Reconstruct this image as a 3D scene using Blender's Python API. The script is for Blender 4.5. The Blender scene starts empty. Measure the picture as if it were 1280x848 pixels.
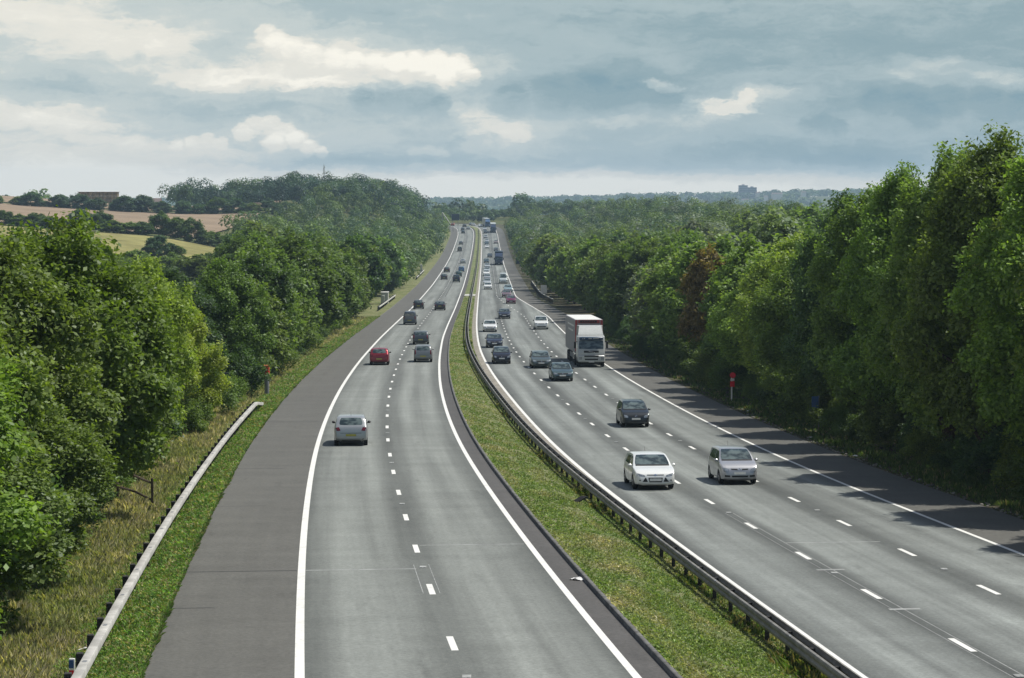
import bpy, math, random
import numpy as np
from mathutils import Vector, Matrix
from mathutils.bvhtree import BVHTree

rng = np.random.default_rng(7)
random.seed(7)
R = math.radians

# ------------------------------------------------------------------ alignment
# metres; camera eye at the origin, +Y along the road, +X to the right
def _curve(Y, V, sm=18.0):
    Y = np.array(Y, float); V = np.array(V, float)
    yy = np.arange(-60, 1420, 2.0)
    v = np.interp(yy, Y, V)
    lo = (yy < Y[0]); v[lo] = V[0] + (yy[lo]-Y[0])*(V[1]-V[0])/(Y[1]-Y[0])
    hi = (yy > Y[-1]); v[hi] = V[-1] + (yy[hi]-Y[-1])*(V[-1]-V[-2])/(Y[-1]-Y[-2])
    n = int(sm/2)*3
    k = np.exp(-0.5*(np.arange(-n, n+1)*2.0/sm)**2); k /= k.sum()
    pad = np.concatenate([v[0]+(v[1]-v[0])*np.arange(-n, 0), v, v[-1]+(v[-1]-v[-2])*np.arange(1, n+1)])
    v2 = np.convolve(pad, k, 'valid')
    return lambda y: np.interp(y, yy, v2)

_LY = [-30, 0, 30, 48, 62.5, 76, 95, 111, 136, 165, 203, 256, 300, 362, 430, 510, 600, 690, 773, 857, 951, 1020, 1070, 1100, 1140, 1180, 1210, 1400]
_LX = [6.9, 3.75, .75, -1.05, -2.42, -3.6, -5.1, -6.3, -7.75, -9.1, -10.4, -11.75, -12.4, -13.1, -13.9, -14.85, -16, -17.2, -18.2, -19.2, -20.4, -21.3, -22.6, -25.5, -34, -52, -75, -260]
_LH = [-7.5, -8.6, -9.65, -10.28, -10.72, -11.1, -11.7, -12.15, -12.75, -13.4, -14.2, -15.35, -16.1, -17.0, -17.7, -18.3, -18.55, -18.6, -18.1, -16.9, -15.2, -13.4, -11.2, -10.1, -9.6, -9.3, -9.1, -8]
XL = _curve(_LY, _LX, 12); HL = _curve(_LY, _LH, 12)
_RY = [-30, 0, 50.8, 73.45, 88, 102.5, 118, 133, 147, 162.5, 173.5, 190, 209, 229, 258, 288, 328, 400, 457, 491, 566, 678, 768, 861, 951, 1020, 1070, 1100, 1140, 1180, 1210, 1400]
_RX = [15.5, 12.7, 8.03, 5.93, 4.72, 3.6, 2.35, 1.43, .61, -.26, -.92, -1.78, -2.65, -3.4, -4.1, -4.7, -5.33, -6.25, -6.93, -7.33, -8.23, -9.59, -10.73, -11.89, -13.05, -13.95, -15.2, -17.8, -25.5, -43, -65.5, -250]
_RH = [-8.2, -9.2, -10.9, -11.67, -12.15, -12.7, -13.05, -13.42, -13.75, -14.03, -14.2, -14.45, -14.7, -15.0, -15.55, -16.0, -16.7, -17.3, -17.7, -17.9, -18.25, -18.5, -18.1, -16.9, -15.2, -13.4, -11.2, -10.1, -9.6, -9.3, -9.1, -8]
XR = _curve(_RY, _RX, 12); HR = _curve(_RY, _RH, 12)
WR = _curve([-60, 335, 425, 1400], [11.0, 11.0, 7.3, 7.3], 8)   # right carriageway width between edge lines
SHL, SHR = 7.05, 3.4           # outer edge of the left paved shoulder / width of the right one

def side(fx, Y):
    Y = np.asarray(Y, float)
    d = (fx(Y+1.0)-fx(Y-1.0))/2.0
    c = 1/np.sqrt(1+d*d)
    return c, -d*c             # unit vector to the right of the direction of travel (away)

def ptL(Y, o, dz=0.0):
    Y = np.asarray(Y, float); nx, ny = side(XL, Y)
    return np.stack([XL(Y)+nx*o, Y+ny*o, HL(Y)+dz+0*Y], -1)
def ptR(Y, o, dz=0.0):
    Y = np.asarray(Y, float); nx, ny = side(XR, Y)
    return np.stack([XR(Y)+nx*o, Y+ny*o, HR(Y)+dz+0*Y], -1)

def sstep(a, b, x):
    t = np.clip((x-a)/(b-a), 0, 1); return t*t*(3-2*t)

def bankL(d, Y):
    amp = np.interp(Y, [0, 130, 200, 300, 500, 1100], [0.2, 0.4, 1.2, 2.5, 4.0, 4.0])
    return -0.06*np.clip(d, 0, 2) + amp*sstep(5, 42, d)
def bankR(d, Y):
    amp = np.interp(Y, [0, 100, 200, 400, 900, 1100], [2.0, 2.5, 4.0, 8.5, 9.5, 6])
    return -0.06*np.clip(d, 0, 2) + amp*sstep(2, 70, d)
def terrain(X, Y):
    X = np.asarray(X, float); Y = np.asarray(Y, float)
    nxl, _ = side(XL, Y); nxr, _ = side(XR, Y)
    dl = -(X-XL(Y))*nxl-SHL
    dr = (X-XR(Y))*nxr-WR(Y)-SHR
    hl = HL(Y)+bankL(dl, Y)
    tl = np.interp(Y, [0, 200, 300, 400, 500, 580, 620, 860, 950, 1100, 1400, 2500, 4000, 8000], [-11, -11, -9.5, -8, -6, -4.2, -4, -3.0, -.6, -3.5, -8, -20, -10, 0])
    tl = tl + 0.07*np.clip(-150-X, -110, 120)
    w = sstep(25, 75, dl)
    hl = hl*(1-w)+tl*w
    hl = hl + 11.5*np.exp(-0.5*(((X+70)/34)**2+((Y-1010)/95)**2))*sstep(2, 26, dl)
    hr = HR(Y)+bankR(dr, Y)
    tr = np.interp(Y, [0, 150, 400, 900, 1200, 2500], [-9, -10, -8.5, -8, -14, -24])
    w = sstep(70, 200, dr)
    hr = hr*(1-w)+tr*w
    inside = np.maximum(HL(Y), HR(Y))*0+np.minimum(HL(Y), HR(Y))-0.7
    h = np.where(dl > 0, hl-0.25*(1-sstep(9, 14, dl)), np.where(dr > 0, hr-0.25*(1-sstep(9, 14, dr)), inside))
    far = np.interp(Y, [1100, 1600, 2600, 8000], [0, 0, 1, 1])
    ridge = np.interp(Y, [1200, 2500, 3200, 4600, 5200, 9000], [-16, -26, -22, 12, 13, -10])
    ridge = ridge + np.interp(X, [-900, -200, 0, 500, 900, 2500], [-9, -9, -7, 6, 13, 8])*sstep(2800, 4600, Y)
    far2 = sstep(1150, 1500, Y)
    h = h*(1-far2) + (np.interp(Y, [1100, 1500, 2500], [-12, -20, -26]))*far2
    return h*(1-far)+ridge*far
# ------------------------------------------------------------------ helpers
SC = bpy.context.scene
COL = SC.collection

def link(o, parent=None):
    COL.objects.link(o)
    if parent is not None: o.parent = parent
    return o
def tag(o, label=None, cat=None, group=None, kind=None):
    if label: o['label'] = label
    if cat: o['category'] = cat
    if group: o['group'] = group
    if kind: o['kind'] = kind
    return o
def empty(name, loc=(0, 0, 0), rz=0.0):
    o = bpy.data.objects.new(name, None); o.empty_display_size = .3
    o.location = loc; o.rotation_euler = (0, 0, rz)
    return link(o)
def np_mesh(name, V, F, mat=None, smooth=False, uv=None, sharp=None):
    V = np.ascontiguousarray(V, np.float32).reshape(-1, 3); F = np.ascontiguousarray(F, np.int32)
    me = bpy.data.meshes.new(name)
    n, k = F.shape
    me.vertices.add(len(V)); me.vertices.foreach_set('co', V.ravel())
    me.loops.add(n*k); me.loops.foreach_set('vertex_index', F.ravel())
    me.polygons.add(n); me.polygons.foreach_set('loop_start', np.arange(0, n*k, k, dtype=np.int32))
    if uv is not None:
        l = me.uv_layers.new(name='UVMap')
        l.data.foreach_set('uv', np.ascontiguousarray(uv, np.float32)[F.ravel()].ravel())
    me.update(calc_edges=True)
    if smooth: me.polygons.foreach_set('use_smooth', np.ones(n, bool))
    if sharp is not None and smooth: me.set_sharp_from_angle(angle=R(sharp))
    if mat: me.materials.append(mat)
    return me
def py_mesh(name, V, F, mat=None, smooth=False, sharp=None):
    me = bpy.data.meshes.new(name); me.from_pydata([tuple(v) for v in V], [], F); me.update()
    if smooth: me.polygons.foreach_set('use_smooth', np.ones(len(me.polygons), bool))
    if sharp is not None and smooth: me.set_sharp_from_angle(angle=R(sharp))
    if mat: me.materials.append(mat)
    return me
def obj(name, me, parent=None, loc=None, rz=None):
    o = bpy.data.objects.new(name, me)
    if loc is not None: o.location = loc
    if rz is not None: o.rotation_euler = (0, 0, rz)
    return link(o, parent)

class MB:                       # collects simple solids into one mesh
    def __init__(s): s.v = []; s.f = []
    def add(s, V, F):
        b = len(s.v); s.v += [tuple(map(float, p)) for p in V]; s.f += [tuple(i+b for i in q) for q in F]; return s
    def box(s, c, d, rz=0.0, bev=0.0, m=None):
        x, y, z = [k/2 for k in d]
        if bev <= 0:
            V = [(-x,-y,-z),(x,-y,-z),(x,y,-z),(-x,y,-z),(-x,-y,z),(x,-y,z),(x,y,z),(-x,y,z)]
            F = [(0,3,2,1),(4,5,6,7),(0,1,5,4),(1,2,6,5),(2,3,7,6),(3,0,4,7)]
        else:
            e = min(bev, x*.9, y*.9, z*.9); V = []; F = []
            lay = [(-z, e), (-z+e, 0), (z-e, 0), (z, e)]
            for zz, ins in lay:
                a, b = x-ins, y-ins; k = e if ins == 0 else e*.6
                V += [(-a+k,-b,zz),(a-k,-b,zz),(a,-b+k,zz),(a,b-k,zz),(a-k,b,zz),(-a+k,b,zz),(-a,b-k,zz),(-a,-b+k,zz)]
            for L in range(3):
                for i in range(8):
                    j = (i+1) % 8; F.append((L*8+i, L*8+j, L*8+8+j, L*8+8+i))
            F.append(tuple(range(7, -1, -1))); F.append(tuple(range(24, 32)))
        ca, sa = math.cos(rz), math.sin(rz)
        out = []
        for p in V:
            if m is not None: p = tuple(m @ Vector(p))
            out.append((c[0]+p[0]*ca-p[1]*sa, c[1]+p[0]*sa+p[1]*ca, c[2]+p[2]))
        return s.add(out, F)
    def tube(s, a, b, r, r2=None, n=10):
        a = Vector(a); b = Vector(b); r2 = r if r2 is None else r2
        q = (b-a).to_track_quat('Z', 'Y'); V = []
        for p, rr in ((a, r), (b, r2)):
            for i in range(n):
                t = 2*math.pi*i/n; V.append(p+q @ Vector((rr*math.cos(t), rr*math.sin(t), 0)))
        F = [(i, (i+1) % n, n+(i+1) % n, n+i) for i in range(n)] + [tuple(range(n-1, -1, -1)), tuple(range(n, 2*n))]
        return s.add(V, F)
    def build(s, name, mat, parent=None, smooth=False, sharp=35):
        return obj(name, py_mesh(name, s.v, s.f, mat, smooth, sharp if smooth else None), parent)
    def mesh(s, name, mat, smooth=False, sharp=35):
        return py_mesh(name, s.v, s.f, mat, smooth, sharp if smooth else None)

# ------------------------------------------------------------------ materials
def mat(name):
    m = bpy.data.materials.new(name); m.use_nodes = True
    nt = m.node_tree; nt.nodes.clear()
    out = nt.nodes.new('ShaderNodeOutputMaterial')
    return m, nt, out
class NT:
    def __init__(s, nt): s.nt = nt
    def n(s, t, **kw):
        x = s.nt.nodes.new(t)
        for k, v in kw.items(): setattr(x, k, v)
        return x
    def l(s, a, b): s.nt.links.new(a, b)
    def val(s, sock, v):
        if hasattr(v, 'is_output') or isinstance(v, bpy.types.NodeSocket): s.l(v, sock)
        else: sock.default_value = v
    def math(s, op, a, b=0.0, c=None, clamp=False):
        x = s.n('ShaderNodeMath', operation=op, use_clamp=clamp)
        s.val(x.inputs[0], a); s.val(x.inputs[1], b)
        if c is not None: s.val(x.inputs[2], c)
        return x.outputs[0]
    def mix(s, fac, a, b, mode='MIX'):
        x = s.n('ShaderNodeMix', data_type='RGBA', blend_type=mode)
        s.val(x.inputs[0], fac)
        s.val(x.inputs[6], a if not isinstance(a, tuple) else (*a, 1)[:4]); s.val(x.inputs[7], b if not isinstance(b, tuple) else (*b, 1)[:4])
        return x.outputs[2]
    def noise(s, vec, scale, detail=4, rough=.55, dist=0.0, dims='3D', out=0):
        x = s.n('ShaderNodeTexNoise', noise_dimensions=dims)
        if vec is not None: s.l(vec, x.inputs['Vector'])
        x.inputs['Scale'].default_value = scale; x.inputs['Detail'].default_value = detail
        x.inputs['Roughness'].default_value = rough; x.inputs['Distortion'].default_value = dist
        return x.outputs[out]
    def ramp(s, fac, stops, interp='LINEAR'):
        x = s.n('ShaderNodeValToRGB'); cr = x.color_ramp; cr.interpolation = interp
        while len(cr.elements) < len(stops): cr.elements.new(.5)
        for e, (p, c) in zip(cr.elements, stops):
            e.position = p; e.color = (*c, 1) if len(c) == 3 else c
        s.val(x.inputs[0], fac); return x.outputs[0]
    def range(s, v, a, b, c=0.0, d=1.0, kind='SMOOTHSTEP'):
        x = s.n('ShaderNodeMapRange', interpolation_type=kind)
        s.val(x.inputs[0], v)
        for i, k in enumerate((a, b, c, d)): s.val(x.inputs[i+1], k)
        return x.outputs[0]
    def scale(s, vec, xyz, loc=(0, 0, 0)):
        x = s.n('ShaderNodeMapping'); s.l(vec, x.inputs[0]); x.inputs['Scale'].default_value = xyz; x.inputs['Location'].default_value = loc
        return x.outputs[0]
    def bsdf(s, col, rough=.7, spec=.3, metal=0.0, bump=None, bstr=.3, bdist=.02, coat=0.0):
        b = s.n('ShaderNodeBsdfPrincipled')
        s.val(b.inputs['Base Color'], (*col, 1) if isinstance(col, tuple) and len(col) == 3 else col)
        s.val(b.inputs['Roughness'], rough); b.inputs['Specular IOR Level'].default_value = spec
        s.val(b.inputs['Metallic'], metal); b.inputs['Coat Weight'].default_value = coat; b.inputs['Coat Roughness'].default_value = .06
        if bump is not None:
            bp = s.n('ShaderNodeBump'); bp.inputs['Strength'].default_value = bstr; bp.inputs['Distance'].default_value = bdist
            s.l(bump, bp.inputs['Height']); s.l(bp.outputs[0], b.inputs['Normal'])
        return b.outputs[0]

def simple(name, col, rough=.6, spec=.4, metal=0.0, var=.12, scale=6.0, coat=0.0):
    m, nt, out = mat(name); h = NT(nt)
    tc = h.n('ShaderNodeTexCoord').outputs['Object']
    n = h.noise(tc, scale, 5, .65)
    c = h.mix(h.math('MULTIPLY', h.range(n, .3, .75), 1.0), tuple(k*(1-var) for k in col), tuple(min(1, k*(1+var)) for k in col))
    r = h.math('MULTIPLY_ADD', n, .25, rough-.12, clamp=True)
    h.l(h.bsdf(c, r, spec, metal, coat=coat), out.inputs[0])
    return m

def asphalt(name, base, tracks, warm=(1, 1, 1), lane0=0.0, lanew=3.65):
    m, nt, out = mat(name); h = NT(nt)
    uv = h.n('ShaderNodeUVMap').outputs[0]
    sep = h.n('ShaderNodeSeparateXYZ'); h.l(uv, sep.inputs[0]); u, v = sep.outputs[0], sep.outputs[1]
    geo = h.n('ShaderNodeNewGeometry').outputs['Position']
    fine = h.noise(geo, 9.0, 5, .75)
    mid = h.noise(geo, .55, 5, .6)
    streak = h.noise(h.scale(uv, (1.3, .018, 1)), 1.0, 5, .6)
    streak2 = h.noise(h.scale(uv, (.55, .035, 1), (7, 3, 0)), 1.0, 3, .5)
    cross = h.noise(h.scale(uv, (.12, .55, 1), (3, 9, 0)), 1.0, 4, .6)
    # polished wheel tracks and the oil line between them, worn into each lane
    ph = h.math('MULTIPLY', h.math('ADD', u, -lane0), 2*math.pi/lanew)
    tr = h.math('COSINE', h.math('MULTIPLY', ph, 1.0))
    k = h.math('MULTIPLY_ADD', tr, -.20*tracks, 1.0)
    k = h.math('MULTIPLY', k, h.math('MULTIPLY_ADD', h.math('COSINE', h.math('MULTIPLY', ph, 2.0)), -.09*tracks, 1.0))
    stain = h.range(h.noise(h.scale(uv, (.9, .16, 1), (11, 5, 0)), 1.0, 4, .6), .60, .74)
    k = h.math('MULTIPLY', k, h.math('MULTIPLY_ADD', stain, -.22, 1.0))
    k = h.math('MULTIPLY', k, h.math('MULTIPLY_ADD', streak, .8*tracks+.12, 1-.4*tracks-.06))
    k = h.math('MULTIPLY', k, h.math('MULTIPLY_ADD', streak2, .6*tracks, 1-.3*tracks))
    k = h.math('MULTIPLY', k, h.math('MULTIPLY_ADD', mid, .40, .80))
    k = h.math('MULTIPLY', k, h.math('MULTIPLY_ADD', cross, .34, .83))
    k = h.math('MULTIPLY', k, h.math('MULTIPLY_ADD', fine, 1.25, .38))
    chips = h.range(h.noise(geo, 26.0, 2, .5), .66, .74)
    c = h.n('ShaderNodeVectorMath', operation='SCALE'); c.inputs[0].default_value = base; h.l(k, c.inputs['Scale'])
    col = h.mix(h.math('MULTIPLY', chips, .55), c.outputs[0], tuple(b*2.0 for b in base))
    h.l(h.bsdf(col, .78, .25, bump=fine, bstr=.25, bdist=.01), out.inputs[0])
    return m

def paint_line(name='road_paint'):
    m, nt, out = mat(name); h = NT(nt)
    geo = h.n('ShaderNodeNewGeometry').outputs['Position']
    n = h.noise(geo, 7.0, 6, .75); n2 = h.noise(geo, .8, 4, .6)
    w = h.range(h.math('MULTIPLY_ADD', n2, .35, h.math('MULTIPLY', n, .8)), .38, .62)
    c = h.mix(w, (.54, .54, .51), (.70, .70, .66))
    c = h.mix(h.range(n, .7, .8), c, (.25, .25, .24))
    h.l(h.bsdf(c, .6, .3), out.inputs[0]); return m

def soil_grass(name, greens, dry, dryamt, scale=1.0):
    m, nt, out = mat(name); h = NT(nt)
    geo = h.n('ShaderNodeNewGeometry').outputs['Position']
    n1 = h.noise(geo, .35*scale, 5, .6); n2 = h.noise(geo, 2.2*scale, 6, .7); n3 = h.noise(geo, 14.0*scale, 4, .8)
    g = h.mix(h.range(n2, .35, .65), greens[0], greens[1])
    g = h.mix(h.range(h.math('MULTIPLY_ADD', n2, .5, h.math('MULTIPLY', n1, .8)), .62-dryamt*.4, .85-dryamt*.4), g, dry)
    k = h.math('MULTIPLY_ADD', n3, 1.1, .45)
    c = h.n('ShaderNodeVectorMath', operation='SCALE'); h.l(g, c.inputs[0]); h.l(k, c.inputs['Scale'])
    h.l(h.bsdf(c.outputs[0], .9, .1, bump=n3, bstr=.9, bdist=.08), out.inputs[0]); return m

def leaf_mat(name, src='object', trans=.44, var=.5):
    m, nt, out = mat(name); h = NT(nt)
    if src == 'object':
        base = h.n('ShaderNodeObjectInfo').outputs['Color']
    else:
        a = h.n('ShaderNodeAttribute'); a.attribute_name = 'tint'; base = a.outputs['Color']
    g = h.n('ShaderNodeNewGeometry')
    ri = g.outputs['Random Per Island']
    n = h.noise(g.outputs['Position'], .9, 3, .6)
    k = h.math('MULTIPLY_ADD', ri, var, 1-var*.5)
    k = h.math('MULTIPLY', k, h.math('MULTIPLY_ADD', n, .9, .55))
    c = h.n('ShaderNodeVectorMath', operation='SCALE'); h.l(base, c.inputs[0]); h.l(k, c.inputs['Scale'])
    # some leaves yellower, some bluer
    c2 = h.mix(h.math('MULTIPLY', h.range(ri, .72, 1.0), .55), c.outputs[0], h.mix(1.0, c.outputs[0], (1.35, 1.25, .7), 'MULTIPLY'))
    df = h.n('ShaderNodeBsdfDiffuse'); h.l(c2, df.inputs[0])
    tl = h.n('ShaderNodeBsdfTranslucent'); h.l(h.mix(1.0, c2, (1.25, 1.35, .5), 'MULTIPLY'), tl.inputs[0])
    gl = h.n('ShaderNodeBsdfGlossy'); gl.inputs['Roughness'].default_value = .5; gl.inputs[0].default_value = (.9, .95, 1, 1)
    mx = h.n('ShaderNodeMixShader'); mx.inputs[0].default_value = trans; h.l(df.outputs[0], mx.inputs[1]); h.l(tl.outputs[0], mx.inputs[2])
    m2 = h.n('ShaderNodeMixShader'); m2.inputs[0].default_value = .020; h.l(mx.outputs[0], m2.inputs[1]); h.l(gl.outputs[0], m2.inputs[2])
    h.l(m2.outputs[0], out.inputs[0]); return m

def car_paint():
    m, nt, out = mat('car_paint'); h = NT(nt)
    oi = h.n('ShaderNodeObjectInfo')
    tc = h.n('ShaderNodeTexCoord').outputs['Object']
    n = h.noise(tc, 2.5, 4, .6)
    sp = h.n('ShaderNodeSeparateXYZ'); h.l(tc, sp.inputs[0])
    dirt = h.math('MULTIPLY', h.range(sp.outputs[2], .65, .2), h.math('MULTIPLY_ADD', n, .8, .1), clamp=True)   # road film thrown up on the sills
    c = h.mix(h.math('MULTIPLY', dirt, .55), oi.outputs['Color'], (.10, .095, .085))
    h.l(h.bsdf(c, h.math('MULTIPLY_ADD', dirt, .35, .3), .5, h.math('MULTIPLY', oi.outputs['Alpha'], .45), coat=.6), out.inputs[0]); return m

M = {}
M['lane'] = asphalt('lane_asphalt', (.160, .171, .158), 1.2, lane0=0.0)
M['lane_r'] = asphalt('lane_asphalt_worn', (.150, .162, .152), 1.6, lane0=0.0, lanew=3.667)
M['shoulder'] = asphalt('shoulder_asphalt', (.108, .107, .096), .22, lanew=50.)
M['margin'] = asphalt('margin_asphalt', (.085, .082, .078), .5, lanew=30.)
M['dust'] = simple('dusty_margin', (.25, .235, .20), .9, .1, var=.35, scale=2.0)
M['paint'] = paint_line()
M['joint'] = simple('joint_seal', (.30, .31, .30), .7, .2, var=.3, scale=3)
M['seam'] = simple('dark_seam', (.05, .05, .05), .7, .2, var=.3, scale=3)
M['kerb'] = simple('kerb_stone', (.13, .13, .125), .85, .2, var=.4, scale=2.5)
M['median'] = soil_grass('median_grass', ((.085, .13, .04), (.14, .185, .06)), (.22, .215, .12), .18)
M['verge'] = soil_grass('verge_grass', ((.085, .12, .04), (.14, .16, .06)), (.20, .20, .10), .25)
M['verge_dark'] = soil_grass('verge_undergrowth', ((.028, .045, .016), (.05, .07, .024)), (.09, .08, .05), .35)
M['ground'] = soil_grass('meadow_ground', ((.045, .07, .022), (.07, .10, .03)), (.11, .115, .045), .3, .12)
M['steel'] = simple('galvanised_steel', (.50, .49, .455), .6, .3, .1, .25, 1.3)
M['steel_dark'] = simple('weathered_shaded_steel', (.20, .195, .18), .65, .3, .1, .35, 1.7)  # dirt plus the shade of the sunless side, both put into the colour
M['post'] = simple('barrier_post', (.035, .034, .032), .8, .2, var=.3)
M['bark'] = simple('bark', (.07, .055, .042), .95, .1, var=.4, scale=9)
M['wood'] = simple('weathered_timber', (.10, .08, .06), .9, .1, var=.35, scale=12)
M['leaf'] = leaf_mat('leaves')
M['leaf_far'] = leaf_mat('woodland_leaves', 'attr', .30, .20)
M['blade'] = leaf_mat('grass_blades', 'attr', .3, .6)
M['carpaint'] = car_paint()
M['glass'] = None
def glass():
    m, nt, out = mat('car_glass'); h = NT(nt)
    tc = h.n('ShaderNodeTexCoord').outputs['Object']
    n = h.noise(h.scale(tc, (1.2, .6, 2.6)), 1.6, 4, .5)
    # dim cabin behind the pane, pale patches painted as sky reflection
    c = h.mix(h.range(n, .42, .62), (.020, .034, .036), (.11, .145, .14))
    h.l(h.bsdf(c, .05, .9, 0.0), out.inputs[0]); return m
M['glass'] = glass()
M['rubber'] = simple('tyre_rubber', (.018, .018, .018), .85, .2)
M['rim'] = simple('alloy_rim', (.38, .39, .40), .4, .5, .6)
M['black'] = simple('black_plastic', (.016, .017, .018), .55, .35)
M['lamp'] = simple('headlamp_glass', (.30, .33, .35), .14, .7, .4, .5, 18, coat=.6)
M['tail'] = simple('tail_lamp', (.16, .006, .010), .25, .6, coat=.6)
M['plate_w'] = simple('white_plate', (.62, .63, .60), .5, .4)
M['plate_y'] = simple('yellow_plate', (.42, .38, .06), .5, .4)
M['chrome'] = simple('chrome', (.6, .62, .64), .25, .5, .9)
M['white'] = simple('white_enamel', (.70, .70, .66), .45, .4, var=.1, scale=2)
M['red'] = simple('red_enamel', (.66, .015, .03), .45, .4)
M['dullred'] = simple('red_panel', (.36, .055, .05), .5, .4, var=.15)
M['orange'] = simple('orange_enamel', (.65, .22, .08), .5, .4)
M['blue'] = simple('blue_enamel', (.02, .07, .20), .45, .4)
M['navy'] = simple('navy_enamel', (.012, .030, .055), .5, .4)
M['greymetal'] = simple('grey_metal', (.20, .21, .22), .6, .4, .2)
M['palebox'] = simple('pale_grey_panel', (.48, .48, .43), .6, .3, var=.12)
M['truckwhite'] = simple('lorry_white', (.44, .46, .45), .35, .5, var=.08, coat=.3)
M['truckgrey'] = simple('trailer_grey', (.29, .285, .30), .5, .4, var=.1)
M['visor'] = simple('blue_visor', (.02, .055, .12), .3, .5)
M['litter'] = simple('litter', (.7, .7, .68), .6, .3)
M['straw'] = simple('straw', (.24, .19, .115), .9, .1, var=.4, scale=.6)
M['plough'] = simple('ploughed_soil', (.255, .195, .135), .95, .05, var=.16, scale=.05)
M['stubble'] = simple('dry_pasture', (.23, .215, .085), .95, .05, var=.3, scale=.08)
M['hazed_wall'] = simple('hazed_town_wall', (.21, .23, .26), .8, .2, var=.1, scale=.1)  # paler and bluer, distance haze put into the wall colour
M['render'] = simple('white_render', (.7, .7, .68), .8, .2, var=.05)
M['slate'] = simple('slate_roof', (.16, .13, .12), .8, .2)
M['pane'] = simple('window_pane', (.04, .05, .06), .2, .6)
# ------------------------------------------------------------------ road, median, verges
YS = np.concatenate([np.arange(-40, 200, 1.5), np.arange(200, 600, 4), np.arange(600, 1000, 8), np.arange(1000, 1260, 4)])
def loft(name, fns, mt, ys=YS, uvu=None, smooth=True):
    """fns: list of callables Y -> (n,3) rows running left to right"""
    rows = [f(ys) for f in fns]
    n, k = len(ys), len(rows)
    V = np.stack(rows, 1).reshape(-1, 3)
    arc = np.concatenate([[0], np.cumsum(np.linalg.norm(np.diff(rows[0], axis=0), axis=1))])
    if uvu is None: uvu = [i*1.0 for i in range(k)]
    uv = np.zeros((n, k, 2)); uv[..., 1] = arc[:, None]
    for i, u in enumerate(uvu): uv[:, i, 0] = u if np.isscalar(u) else u
    i = np.arange(n-1)[:, None]*k; j = np.arange(k-1)[None]
    F = np.stack([i+j, i+j+1, i+k+j+1, i+k+j], -1).reshape(-1, 4)
    return obj(name, np_mesh(name, V, F, mt, smooth, uv.reshape(-1, 2)))
def strip(pt, offs, name, mt, dz=0.0, ys=YS):
    fs = [(lambda Y, o=o: pt(Y, o(Y) if callable(o) else o, dz)) for o in offs]
    us = [(o(ys) if callable(o) else o) for o in offs]
    return tag(loft(name, fs, mt, ys, us), kind='structure')

strip(ptL, [-7.05, -5.3, -3.65], 'hard_shoulder', M['shoulder'])
strip(ptL, [-3.65, -1.8, 0, 1.8, 3.65], 'carriageway', M['lane'])
strip(ptL, [3.65, 4.02, 4.40], 'road_margin', M['margin'])
strip(ptR, [-.55, -.2, 0.0], 'road_margin', M['dust'])
strip(ptR, [0.0, 2.75, 5.5, 8.2, lambda Y: WR(Y)], 'carriageway', M['lane_r']) if False else None
tag(loft('carriageway', [lambda Y, t=t: ptR(Y, WR(Y)*t) for t in (0, .25, .5, .75, 1)], M['lane_r'], YS, [WR(YS)*t for t in (0, .25, .5, .75, 1)]), kind='structure')
tag(loft('hard_shoulder', [lambda Y, t=t: ptR(Y, WR(Y)+t) for t in (0, 1.7, SHR)], M['shoulder'], YS, [0, 1.7, SHR]), kind='structure')

# kerb: a real step along the median
def kerb(o0, o1, hgt):
    return [lambda Y: ptL(Y, o0, -.02), lambda Y: ptL(Y, o0+.015, hgt), lambda Y: ptL(Y, o1, hgt), lambda Y: ptL(Y, o1+.01, -.05)]
tag(loft('kerb', kerb(4.40, 4.53, .11), M['kerb'], smooth=False), kind='structure')
tag(loft('edging_kerb', [lambda Y: ptL(Y, -7.17, .03), lambda Y: ptL(Y, -7.05, .03), lambda Y: ptL(Y, -7.04, -.02)], M['kerb'], smooth=False), kind='structure')

def med(t, bump):
    def f(Y):
        a = ptL(Y, 4.53, .08); b = ptR(Y, -.55, -.015); p = a*(1-t)+b*t
        p[:, 2] += bump+.04*np.sin(Y*.9+t*7)*min(1, bump*8)
        return p
    return f
tag(loft('median_ground', [med(0, 0), med(.12, .05), med(.3, .10), med(.5, .12), med(.6, .08), med(.72, .0), med(.85, -.03), med(1, 0)], M['median']), kind='structure')
DV = [0.0, .8, 2, 3.5, 5.5, 8, 11, 14]
def vL(d): return lambda Y: ptL(Y, -7.12-d, 0)+np.stack([0*Y, 0*Y, bankL(np.full_like(Y, d), Y)+.02-.25*(d > 12)+.06*np.sin(Y*.7+d*3)*(d > .5)], -1)
def vR(d): return lambda Y: ptR(Y, WR(Y)+SHR+d, 0)+np.stack([0*Y, 0*Y, bankR(np.full_like(Y, d), Y)-.01-.25*(d > 12)+.06*np.sin(Y*.8+d*2)*(d > .5)], -1)
tag(loft('verge', [vL(d) for d in DV[::-1]], M['verge']), kind='structure')
tag(loft('verge', [vR(d) for d in DV], M['verge_dark']), kind='structure')

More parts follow.
